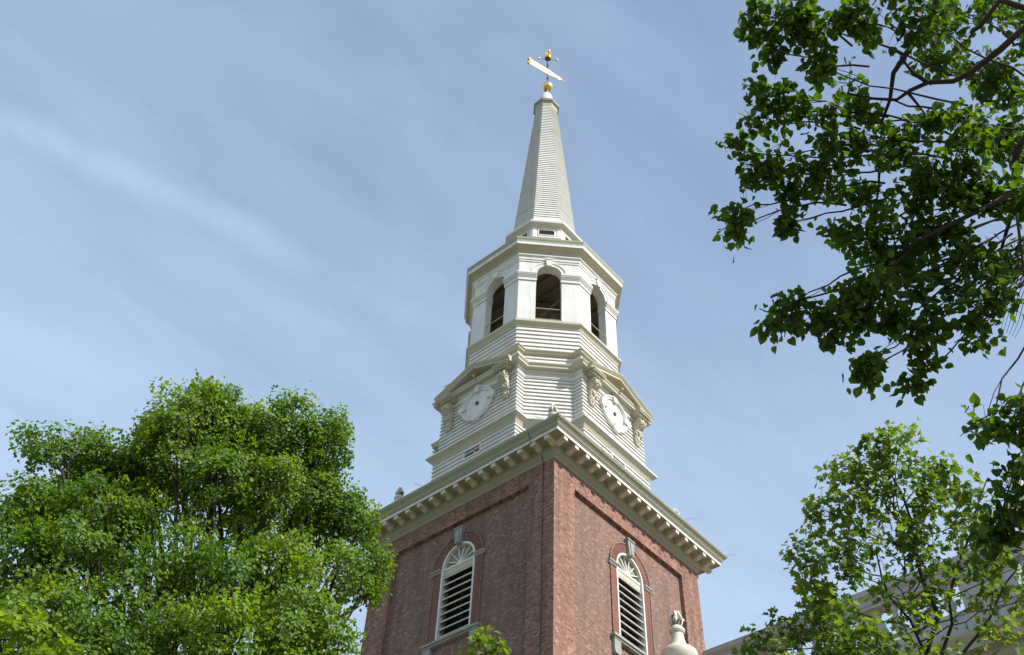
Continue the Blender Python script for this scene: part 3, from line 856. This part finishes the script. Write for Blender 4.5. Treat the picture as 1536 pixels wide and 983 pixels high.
# ------------------------------------------------------------------ urns
def flame(mb, c, h, r):
    for k in range(9):
        a = k * 2.399
        rr_ = r * (0.55 if k < 6 else .15)
        p0 = Vector((c[0] + rr_ * math.cos(a), c[1] + rr_ * math.sin(a), c[2]))
        p1 = p0 + Vector((math.cos(a + .8) * r * .55, math.sin(a + .8) * r * .55, h * .40))
        p2 = p0 + Vector((math.cos(a + 1.8) * r * .25, math.sin(a + 1.8) * r * .25, h * (.72 + .1 * (k % 3))))
        p3 = Vector((c[0], c[1], c[2])) + Vector((math.cos(a + 2.6) * r * .30, math.sin(a + 2.6) * r * .30, h * (.86 + .07 * (k % 3))))
        mb.tube([p0, p1, p2, p3], [r * .36, r * .42, r * .26, r * .06], 7)
def urn(loc, s, label, group=None, rz=0):
    """s = overall scale; total height 3.0 * s"""
    u = empty('urn_finial', loc, rz, label, 'urn', group)
    b = MB(); b.box(-.42 * s, .42 * s, -.42 * s, .42 * s, 0, .16 * s); b.box(-.36 * s, .36 * s, -.36 * s, .36 * s, .161 * s, .26 * s)
    b.build('plinth_block', M_urn, u)
    b = MB()
    P = [(.30, .262), (.30, .30), (.22, .36), (.17, .46), (.19, .58), (.27, .64), (.28, .70), (.34, .76), (.46, .86), (.58, 1.0), (.645, 1.14), (.66, 1.26), (.63, 1.36), (.54, 1.44), (.42, 1.50), (.33, 1.57), (.28, 1.68), (.245, 1.82), (.22, 1.98), (.21, 2.08)]
    b.lathe([(r * s * .93, z * s) for r, z in P], n=36)
    b.build('bowl', M_urn, u, smooth=True)
    b = MB()
    b.lathe([(r * s * .93, z * s) for r, z in [(.20, 2.06), (.26, 2.08), (.29, 2.13), (.29, 2.20), (.25, 2.23), (.22, 2.28), (.17, 2.33), (.10, 2.36)]], n=28)
    b.build('lid', M_urn, u, smooth=False)
    b = MB(); flame(b, (0, 0, 2.33 * s), .56 * s, .20 * s)
    b.build('flame', M_urn, u, smooth=True)
    return u
for (x, y, lb) in ((4.05, -4.05, 'small flaming urn on the nearest corner of the tower roof, before the clapboards'), (-4.08, -4.12, 'small flaming urn on the left corner of the tower roof, by the big tree'),
                   (4.05, 4.05, 'small flaming urn at the right corner of the tower roof, barely showing')):
    p = tw(x, y, 24.58)
    urn(p, .74, lb, 'urns on the corners of the tower roof', TROT)
p = tw(-4.3, 4.3, 24.58)

# ------------------------------------------------------------------ low annex beside the tower carrying the big urn, and the nave
an = empty('church_annex', tw(6.1, -.1, GZ), TROT, 'low brick annex with flat stone parapet at the foot of the tower', 'building')
b = MB(); b.box(-1.6, 1.6, -2.5, 2.5, 0, 14.9 ); b.build('brick_wall', M_brickpier, an)
b = MB(); b.box(-1.75, 1.75, -2.65, 2.65, 14.903, 15.15); b.box(-1.68, 1.68, -2.58, 2.58, 15.152, 15.45); b.box(-1.8, 1.8, -2.7, 2.7, 15.452, 15.6); b.build('parapet', M_trim, an)
BU = tw(6.2, -.16, 0)
urn((BU.x, BU.y, 15.6 + GZ + 2.05), 0.98, 'large pale flaming urn in front of the sunlit brick wall', None, TROT)
b = MB(); b.box(-.55, .55, -.55, .55, 15.602, 17.64); b.box(-.62, .62, -.62, .62, 17.50, 17.645)
pp = b.build('urn_pedestal', M_urn, an); pp.location = (.1, -.06, 0)

# nave: its west front lies behind the tower and runs to the right (tower axes: plane y = +4.5)
nv_ = empty('church_nave', tw(9, 4.5, GZ), TROT, 'grey white balustrade and brick wall of the church nave behind the maple', 'church')
off = Vector((-9, -4.5, -GZ))
def NV(mb, name, m, par=None):
    mb.v = [tuple(Vector(v) + off) for v in mb.v]
    return mb.build(name, m, par or nv_)
X0, X1 = -3.5, 24.0
Y0 = 4.5
b = MB(); b.box(X0, X1, Y0 + .6, Y0 + 22, GZ, 17.0); NV(b, 'brick_wall', M_brickpier)
b = MB()
prof = [(.0, 16.3), (-.05, 16.3), (-.05, 16.7), (-.12, 16.75), (-.20, 16.85), (-.20, 17.0), (-.55, 17.02), (-.55, 17.22), (-.62, 17.30), (-.70, 17.42), (-.72, 17.5), (.3, 17.62)]
A = [(X0, Y0 + .55 + p, z) for p, z in prof]; B = [(X1, Y0 + .55 + p, z) for p, z in prof]
b.add(A + B, [(i, i + len(prof), i + 1 + len(prof), i + 1) for i in range(len(prof) - 1)] + [tuple(reversed(range(len(prof)))), tuple(len(prof) + i for i in range(len(prof)))])
NV(b, 'nave_cornice', M_sage)
b = MB(); b.box(X0, X1, Y0 + .05, Y0 + .50, 17.56, 18.22); b.box(X0, X1, Y0, Y0 + .55, 18.222, 18.34)
b.box(13.98, 15.7, Y0 + .08, Y0 + .47, 18.342, 19.50)
b.box(5.6, 6.4, Y0 + .08, Y0 + .47, 18.342, 19.50); b.box(19.6, X1, Y0 + .08, Y0 + .47, 18.342, 19.50); b.box(X0, 1.0, Y0 + .08, Y0 + .47, 18.342, 19.50)
NV(b, 'parapet_wall', M_rail)
b = MB()
prof = [(.06, 19.50), (.0, 19.50), (.0, 19.60), (-.04, 19.62), (-.04, 19.78), (-.10, 19.84), (-.20, 19.92), (-.20, 20.03), (-.22, 20.10), (.10, 20.16), (.60, 20.16), (.77, 20.10), (.75, 19.92), (.55, 19.6), (.50, 19.50)]
A = [(X0, Y0 + p, z) for p, z in prof]; B = [(X1, Y0 + p, z) for p, z in prof]; n_ = len(prof)
b.add(A + B, [(i, i + n_, (i + 1) % n_ + n_, (i + 1) % n_) for i in range(n_)] + [tuple(reversed(range(n_))), tuple(n_ + i for i in range(n_))])
NV(b, 'parapet_coping', M_rail)
bal0 = None
xs = [1.5 + .6 * i for i in range(7)] + [6.9 + .6 * i for i in range(12)] + [16.1 + .6 * i for i in range(6)]
for x in xs:
    if bal0 is None:
        b = MB(); b.box(-.14, .14, -.14, .14, 0, .09); b.lathe([(.15, .09), (.09, .16), (.12, .22), (.19, .34), (.215, .44), (.18, .56), (.11, .72), (.09, .86), (.12, .94), (.14, 1.0), (.10, 1.04), (.15, 1.08)], n=14); b.box(-.14, .14, -.14, .14, 1.08, 1.155)
        bal0 = b.build('baluster', M_rail, nv_); ob = bal0
    else:
        ob = bal0.copy(); COL.objects.link(ob); ob.parent = nv_
    ob.location = (x - 9, Y0 + .275 - 4.5, 18.343 - GZ)
p = tw(16.9, Y0 + .3, 20.16)
urn(p, .98, 'pale urn on the nave parapet at the right edge behind dark leaves', None, TROT)

# ------------------------------------------------------------------ trees
rng = np.random.default_rng(7)
def at(u, v, d):
    return np.array(view_dir(u, v)) * d
def leaf_template(kind):
    if kind == 'linden':      # heart-shaped, folded at the midrib, tip drooping
        o = [(0, 0.03), (.16, -.07), (.36, -.02), (.50, .16), (.52, .36), (.44, .58), (.28, .78), (.12, .93), (0, 1.08)]
    elif kind == 'maple':
        o = [(0, 0), (.22, -.08), (.58, .08), (.38, .26), (.62, .62), (.28, .56), (0, 1.0)]
    else:
        o = [(0, 0), (.36, .25), (.30, .68), (0, 1.0)]
    n = len(o)
    v = [(0.0, y, 0.0) for x, y in (o[0], o[-1])]
    right = [(x, y, abs(x) * .30 - .18 * y * y) for x, y in o[1:-1]]
    left = [(-x, y, z) for x, y, z in right]
    v = [(0, 0, 0), (0, o[-1][1], -.18)] + right + left
    k = n - 2
    f = [(0, *range(2, 2 + k), 1), (0, 1, *reversed(range(2 + k, 2 + 2 * k)))]
    return np.array(v, float), f
def leaves_mesh(name, P, Nn, Up, size, tone, kind, m, parent):
    """P centres, Nn leaf normals, Up leaf long axis"""
    tv, tf = leaf_template(kind)
    L = len(P); nv = len(tv)
    y = Up - Nn * np.sum(Up * Nn, 1, keepdims=True); y /= np.linalg.norm(y, axis=1, keepdims=True) + 1e-9
    x = np.cross(y, Nn)
    asp = rng.uniform(.8, 1.1, (L, 1))
    V_ = (P[:, None, :] + (x[:, None, :] * (tv[None, :, 0:1] * asp[:, None]) + y[:, None, :] * tv[None, :, 1:2] + Nn[:, None, :] * tv[None, :, 2:3]) * size[:, None, None])
    V_ = V_.reshape(-1, 3)
    li = []; st = []; tot = []
    base = np.arange(L) * nv
    loops = np.concatenate([np.array(f)[None, :] + base[:, None] for f in tf], axis=1).reshape(-1)
    sizes = np.tile([len(f) for f in tf], L)
    starts = np.concatenate([[0], np.cumsum(sizes)[:-1]])
    me = bpy.data.meshes.new(name)
    me.vertices.add(len(V_)); me.vertices.foreach_set('co', V_.ravel().astype(np.float32))
    me.loops.add(len(loops)); me.loops.foreach_set('vertex_index', loops.astype(np.int32))
    me.polygons.add(len(sizes)); me.polygons.foreach_set('loop_start', starts.astype(np.int32)); me.polygons.foreach_set('loop_total', sizes.astype(np.int32))
    me.update(calc_edges=True)
    a = me.attributes.new('tone', 'FLOAT', 'FACE'); a.data.foreach_set('value', np.repeat(tone, len(tf)).astype(np.float32))
    me.materials.append(m)
    o = bpy.data.objects.new(name, me); COL.objects.link(o); o.parent = parent
    return o
def unit(v): return v / (np.linalg.norm(v, axis=-1, keepdims=True) + 1e-9)
def branch(mb, p0, p1, r0, r1, bend=.12, n=5, sides=6):
    p0 = np.array(p0, float); p1 = np.array(p1, float); L = np.linalg.norm(p1 - p0)
    off_ = rng.normal(0, bend * L, 3); off_[2] = abs(off_[2]) * .6
    pts = []
    for i in range(n + 1):
        t = i / n
        pts.append(p0 * (1 - t) + p1 * t + off_ * (t * (1 - t)) * 1.6 + (rng.normal(0, .012 * L, 3) if 0 < i < n else 0))
    mb.tube([Vector(p) for p in pts], [r0 + (r1 - r0) * i / n for i in range(n + 1)], sides)
    return pts
def tree(name, label, base, trunk_top, clumps, kind, leafm, leaf, sprays, per, spray_r, group=None, cat='tree', r_tr=.35, seed=1, droop=.25, tonebias=0.0, hub=None, br=None, hang=0.0, jit=0.0, twigs=2, shell=.55, up=0.75, twig=.012, flat=.38):
    """clumps: list of (centre xyz, radius). Each is filled with flattened leaf sprays at twig ends."""
    global rng
    rng = np.random.default_rng(seed)
    base = np.array(base, float)
    root = empty(name, base, 0, label, cat, group)
    wood = MB()
    tt = np.array(trunk_top, float)
    tpts = branch(wood, base, tt, r_tr, r_tr * .6, .03, 8, 12)
    Ps, Ns, Us, Sz, Tn = [], [], [], [], []
    ccs = [np.array(c[0]) for c in clumps]
    for ci, cl_ in enumerate(clumps):
        c, r = np.array(cl_[0], float), cl_[1]
        h = np.array(hub(c)) if hub else tt
        br0 = br or r_tr * .32
        mids = branch(wood, h, c, br0, min(.03 + r * .02, br0 * .4), .10, 6, 7)
        ns = max(3, int(sprays * r ** 2 * (cl_[2] if len(cl_) > 2 else 1)))
        d = unit(rng.normal(0, 1, (ns, 3)))
        rad = r * rng.uniform(shell, 1.0, (ns, 1)) ** .6
        rad = rad * (1 + jit * np.where(rng.uniform(size=(ns, 1)) < .25, rng.uniform(0, 1.3, (ns, 1)), 0))
        sc_ = c + d * rad * np.array([1, 1, .95])
        ctone = rng.uniform(-.15, .38)
        for k in range(ns):
            if k % 2 == 0:
                q = mids[-1 - (k % 3)]
                branch(wood, q, sc_[k], min(.022 + .006 * r, br0 * .35), twig * .5, .10, 3, 4)
            outd = unit((sc_[k] - c) * np.array([1, 1, .4]) + rng.normal(0, .2 * r, 3))
            m_ = int(per * rng.uniform(.6, 1.35))
            sr = spray_r * rng.uniform(.65, 1.3)
            # local axes: outwards, sideways, and normal (mostly up, tipping outwards)
            nrm_ = unit(np.array([0, 0, 1.0]) * up + outd * .55 + rng.normal(0, .22, 3))
            sd = unit(np.cross(nrm_, outd)); fwd = np.cross(sd, nrm_)
            a = rng.uniform(0, 2 * np.pi, m_); q = np.sqrt(rng.uniform(0, 1, m_)) * sr
            hgt = rng.normal(0, flat * sr * .45, m_) - droop * (q / sr) ** 2 * sr
            pp_ = sc_[k] + np.outer(np.cos(a) * q, fwd) + np.outer(np.sin(a) * q * .8, sd) + np.outer(hgt, nrm_)
            nn = unit(nrm_ * (1 - .5 * min(hang, 1)) + rng.normal(0, .42 + .25 * hang, (m_, 3)))
            uu = unit(pp_ - sc_[k] + outd * .3 * sr + np.array([0, 0, -(.35 + hang) * sr]) + rng.normal(0, .35 * sr, (m_, 3)))
            Ps.append(pp_); Ns.append(nn); Us.append(uu)
            Sz.append(leaf * rng.uniform(.65, 1.2, m_)); Tn.append(np.clip(rng.normal(.30 + tonebias + ctone, .17, m_) + rng.uniform(-.2, .2), 0, 1))
            for j in range(twigs):
                wood.tube([Vector(sc_[k]), Vector(pp_[rng.integers(m_)])], [twig * .7, twig * .3], 3, False)
    P = np.concatenate(Ps) - base; 
    leaves_mesh('crown', P, np.concatenate(Ns), np.concatenate(Us), np.concatenate(Sz), np.concatenate(Tn), kind, leafm, root)
    wood.v = [tuple(Vector(v) - Vector(base)) for v in wood.v]
    wood.build('trunk', M_bark, root, smooth=True)
    print(name, len(P), 'leaves')
    return root
def C(u, v, d, rpx, dens=1.0):
    """a leaf clump standing d metres away, rpx its radius in reference pixels"""
    return (at(u, v, d), rpx * d / F_PX, dens)

# big linden left of the tower
big = [C(292, 634, 28, 52), C(330, 640, 28.5, 52), C(262, 660, 27.5, 42), C(345, 660, 28.5, 58), C(425, 655, 28, 60), C(495, 690, 28, 55), C(518, 760, 27.5, 48), C(540, 850, 26.5, 40), C(470, 740, 27, 55), C(400, 720, 26.5, 58), C(320, 715, 26.5, 58),
       C(250, 690, 27.5, 52), C(190, 695, 28, 45), C(120, 685, 28, 50), C(75, 680, 28, 30), C(60, 760, 27, 42), C(130, 760, 26.5, 55), C(200, 765, 26.5, 42), C(30, 850, 25.5, 62), C(110, 850, 25, 60), C(10, 785, 26.5, 32),
       C(290, 830, 25, 42), C(215, 850, 24.5, 32, .8), C(350, 860, 24, 60), C(430, 830, 24.5, 62), C(500, 860, 25, 40, .7), C(440, 930, 23, 66), C(350, 950, 22.5, 66), C(250, 955, 23, 55), C(140, 950, 23.5, 60), C(490, 960, 23, 52), C(60, 940, 24, 62),
       C(555, 795, 27, 24), C(566, 845, 26.5, 22), C(555, 885, 26.5, 20), C(510, 640, 29, 26), C(335, 775, 27.5, 32, .5), C(430, 1040, 22, 80), C(300, 1050, 22, 80), C(160, 1050, 22.5, 80), C(30, 1040, 23, 70), C(380, 790, 30, 50, .6), C(260, 920, 28, 60, .5), C(150, 820, 30, 60, .6), C(315, 650, 30, 55, .5), C(400, 690, 30, 60, .6), C(470, 800, 28, 55, .8), C(225, 735, 28.5, 42, .8), C(175, 800, 25.5, 40, .6), C(250, 875, 24.5, 36, .6), C(185, 915, 24, 36, .5), C(310, 905, 24, 45, .7), C(155, 715, 28, 40), C(90, 740, 28, 45, .8), C(385, 630, 28.5, 34), C(235, 640, 28.5, 26)]
tb = at(320, 1100, 24.5); tb_base = (tb[0], tb[1], GZ)
rj = np.random.default_rng(77)
big = [(c_ + rj.normal(0, .10, 3) * np.array([1, 3, 1]), r_ * rj.uniform(.84, 1.06), d_) for c_, r_, d_ in big]
def hub_big(c):
    t = np.array(tb); return t * .55 + np.array(c) * .45 - np.array([0, 0, 1.2]) if c[2] > t[2] else t
tree('linden_tree', 'big bright green linden with a broad rounded crown left of the tower', tb_base, tb, big, 'linden', M_leafA, .086, 46, 64, .38, seed=12, hub=hub_big, r_tr=.42, twig=.012, br=.07, shell=.34, up=.40, flat=.70, droop=.15, jit=.42, twigs=3)

# lighter small tree at the bottom left corner
sm = [C(30, 975, 15, 45), C(85, 985, 15, 30), C(0, 960, 15.3, 40), C(40, 1040, 15, 70)]
t0 = at(30, 1100, 15)
tree('young_tree', 'small yellow-green tree poking up in the bottom left corner', (t0[0], t0[1], GZ), t0, sm, 'linden', M_leafA, .09, 60, 30, .26, seed=5, tonebias=.35, r_tr=.10, twig=.008)

# maple before the nave
mp_ = [C(1310, 668, 13, 30, .9), C(1352, 660, 13, 26, .9), C(1280, 715, 12.8, 40), C(1340, 720, 12.8, 42), C(1400, 705, 13, 30), C(1235, 765, 12.6, 34), C(1300, 785, 12.4, 44, .8), C(1370, 780, 12.5, 42, .8), C(1430, 735, 13, 34), C(1460, 775, 12.9, 38),
       C(1215, 830, 12.4, 34), C(1260, 850, 12, 42), C(1330, 860, 12.2, 36, .6), C(1400, 835, 12.4, 40, .7), C(1470, 840, 12.6, 42, .7), C(1215, 900, 12, 38), C(1270, 930, 11.6, 52), C(1180, 955, 11.8, 36, .8), C(1140, 968, 12, 26, .6), C(1350, 940, 12, 42, .5), C(1420, 900, 12.3, 38, .4), C(1490, 905, 12.6, 34, .3), C(1530, 850, 12.6, 34, .6), C(1500, 975, 12, 42, .6), C(1420, 985, 11.8, 45, .7), C(1300, 1010, 11.5, 60), C(1210, 1010, 11.6, 60), C(1400, 1040, 11.5, 60), C(1535, 900, 12.4, 26, .7)]
t1 = at(1400, 1090, 12.2)
ax_top = at(1330, 700, 12.8)
def hub_mp(c):
    c = np.array(c); s = np.clip((c[2] - t1[2]) / (ax_top[2] - t1[2]), 0, 1) * .78
    return t1 * (1 - s) + ax_top * s
tm = tree('maple_tree', 'slender open maple with pointed leaves before the pale nave balustrade', (t1[0], t1[1], GZ), t1, mp_, 'maple', M_leafB, .080, 90, 24, .21, seed=21, hub=hub_mp, r_tr=.07, br=.009, jit=.3, twigs=4, shell=.2, twig=.006, tonebias=.08, flat=.9)
ld = MB()
rng = np.random.default_rng(3)
for e0, e1, ra, rb in ((t1, ax_top, .042, .008), (t1, at(1480, 720, 12.9), .024, .007), (at(1405, 1000, 12.2), at(1260, 740, 12.6), .018, .006), (at(1410, 1040, 12.1), at(1530, 830, 12.5), .02, .007)):
    branch(ld, e0, e1, ra, rb, .05, 8, 8)
ld.v = [tuple(Vector(v) - tm.location) for v in ld.v]
ld.build('leader_branches', M_bark, tm, smooth=True)

# sapling tip at the bottom centre
sp2 = [C(728, 962, 11, 14, 1.6), C(748, 966, 11, 12, 1.6), C(722, 985, 10.9, 24, 1.2), C(745, 990, 10.9, 22, 1.2), C(735, 1030, 10.8, 45)]
t2 = at(735, 1060, 10.9)
tree('sapling', 'tip of a light green sapling below the shaded louvred window', (t2[0], t2[1], GZ), t2, sp2, 'maple', M_leafB, .085, 95, 9, .11, seed=9, tonebias=.55, r_tr=.04, shell=.1, twig=.005, flat=1.0)

# overhanging linden, trunk out of frame on the right
ov = []
def O(u, v, r, d=8.5, dens=1.0): ov.append(C(u, v, d, r * .86, dens))
for a_ in ((1115, 20, 34), (1150, 62, 34), (1175, 15, 42), (1220, 40, 48), (1290, 25, 52), (1370, 20, 52), (1450, 20, 50, 9.5, .7), (1520, 35, 50, 10, .7), (1215, 95, 38, 8.4, .8), (1150, 140, 32), (1190, 165, 36), (1135, 190, 26), (1105, 225, 24), (1120, 265, 34), (1165, 235, 40),
           (1100, 320, 17, 8.3, 1.3), (1105, 345, 11, 8.3, 1.5), (1185, 300, 30), (1178, 335, 14, 8.3, 1.4), (1240, 190, 44), (1290, 150, 40, 8.8, .8), (1290, 215, 48), (1235, 265, 40), (1300, 285, 48, 8.8, .7), (1345, 215, 42, 8.8, .9), (1380, 90, 40, 9.2, .8), (1450, 95, 44, 10, .7), (1510, 120, 48, 10, .8),
           (1395, 175, 42, 9, .8), (1450, 190, 50), (1510, 205, 52, 9.2), (1400, 260, 50), (1460, 285, 54), (1520, 300, 52), (1360, 320, 46), (1290, 360, 44, 8.5, 1.1), (1250, 355, 28, 8.6, .8), (1340, 395, 42), (1400, 365, 46), (1460, 375, 44), (1515, 380, 42, 8.6, .9),
           (1190, 455, 32, 8, 1.2), (1170, 488, 22, 8, 1.3), (1225, 475, 38, 8, 1.2), (1275, 450, 44, 8, 1.2), (1265, 490, 28, 8, 1.2), (1325, 440, 42, 8, 1.1), (1375, 440, 36, 8.2, .9), (1425, 430, 34, 8.2, .8), (1300, 535, 22, 7.8, 1.3), (1298, 560, 10, 7.8, 1.6), (1375, 500, 26, 7.9, 1.2), (1385, 540, 22, 7.9, 1.2), (1372, 575, 12, 7.9, 1.5), (1395, 480, 24, 8, 1),
           (1470, 460, 22, 8, .9), (1468, 500, 16, 8, 1.2), (1480, 430, 26, 8, .8), (1340, 485, 22, 8, .8), (1500, 440, 16, 8, .6),
           (1520, 632, 18, 7.5, 1.2), (1482, 642, 8, 7.5, 1.4), (1538, 618, 18, 7.5), (1525, 730, 30, 7.5, 1.2), (1510, 770, 24, 7.5, 1.2), (1540, 700, 22, 7.5), (1488, 808, 11, 7.5, 1.3), (1500, 790, 16, 7.5, 1.2), (1540, 760, 30, 7.6, 1)):
    O(*a_)
t3 = at(1830, 330, 9.5)
tr3b = (t3[0] + .6, t3[1] - 1.0, GZ)
def hub_ov(c):
    c = np.array(c); L = np.array(t3); 
    return L * .42 + c * .58 + np.array([0, 0, .35]) if rng.uniform() < .6 else L * .25 + c * .75 + np.array([0, 0, .3])
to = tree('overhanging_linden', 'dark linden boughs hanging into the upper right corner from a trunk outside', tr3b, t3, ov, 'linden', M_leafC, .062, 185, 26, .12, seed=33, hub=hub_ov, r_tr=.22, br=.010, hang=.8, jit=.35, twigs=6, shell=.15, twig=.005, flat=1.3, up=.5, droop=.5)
lm = MB(); rng = np.random.default_rng(4)
def limb(pts, r0, r1, d=8.8):
    q = [Vector(at(u, v, d)) for u, v in pts]
    lm.tube(q, [r0 + (r1 - r0) * i / (len(q) - 1) for i in range(len(q))], 8)
limb([(1830, 330), (1640, 60), (1560, 20), (1500, 75), (1455, 110), (1430, 122), (1392, 124), (1365, 136), (1345, 150), (1310, 148), (1270, 140)], .034, .008)
limb([(1640, 60), (1560, -60), (1480, -80), (1420, -30), (1395, 30), (1370, 65), (1340, 110), (1335, 150), (1320, 190)], .05, .010)
limb([(1392, 124), (1370, 110), (1350, 85)], .02, .008)
limb([(1360, 137), (1375, 155), (1388, 172)], .014, .006)
limb([(1830, 330), (1600, 240), (1545, 190), (1525, 230), (1520, 290), (1515, 330), (1500, 380)], .05, .010)
limb([(1560, 20), (1500, 0), (1470, 40), (1455, 50)], .03, .012)
limb([(1320, 230), (1318, 280), (1310, 340), (1290, 400)], .012, .005)
limb([(1520, 290), (1440, 330), (1380, 360), (1320, 420), (1240, 440), (1185, 455)], .02, .005, 8.3)
limb([(1525, 320), (1535, 400), (1510, 440), (1490, 480)], .012, .004, 8.2)
lm.v = [tuple(Vector(v) - to.location) for v in lm.v]
lm.build('limb', M_bark, to, smooth=True)
tw2 = MB()
def twg(pts, d, r=.004):
    tw2.tube([Vector(at(u, v, d)) for u, v in pts], [r * (1 - .6 * i / (len(pts) - 1)) for i in range(len(pts))], 5)
twg([(1545, 590), (1520, 605), (1490, 620), (1465, 632), (1440, 655)], 6, .005)
twg([(1490, 620), (1470, 630), (1450, 632)], 6, .002); twg([(1505, 612), (1500, 600), (1490, 596)], 6, .002)
for k in range(7):
    x = 1510 + k * 5
    twg([(x + 20, 400), (x, 440 + k * 3), (x - 8, 465 + k * 4), (x - 12 - k, 490 + 3 * k)], 8, .0035)
tw2.v = [tuple(Vector(v) - to.location) for v in tw2.v]
tw2.build('bare_twigs', M_bark, to)
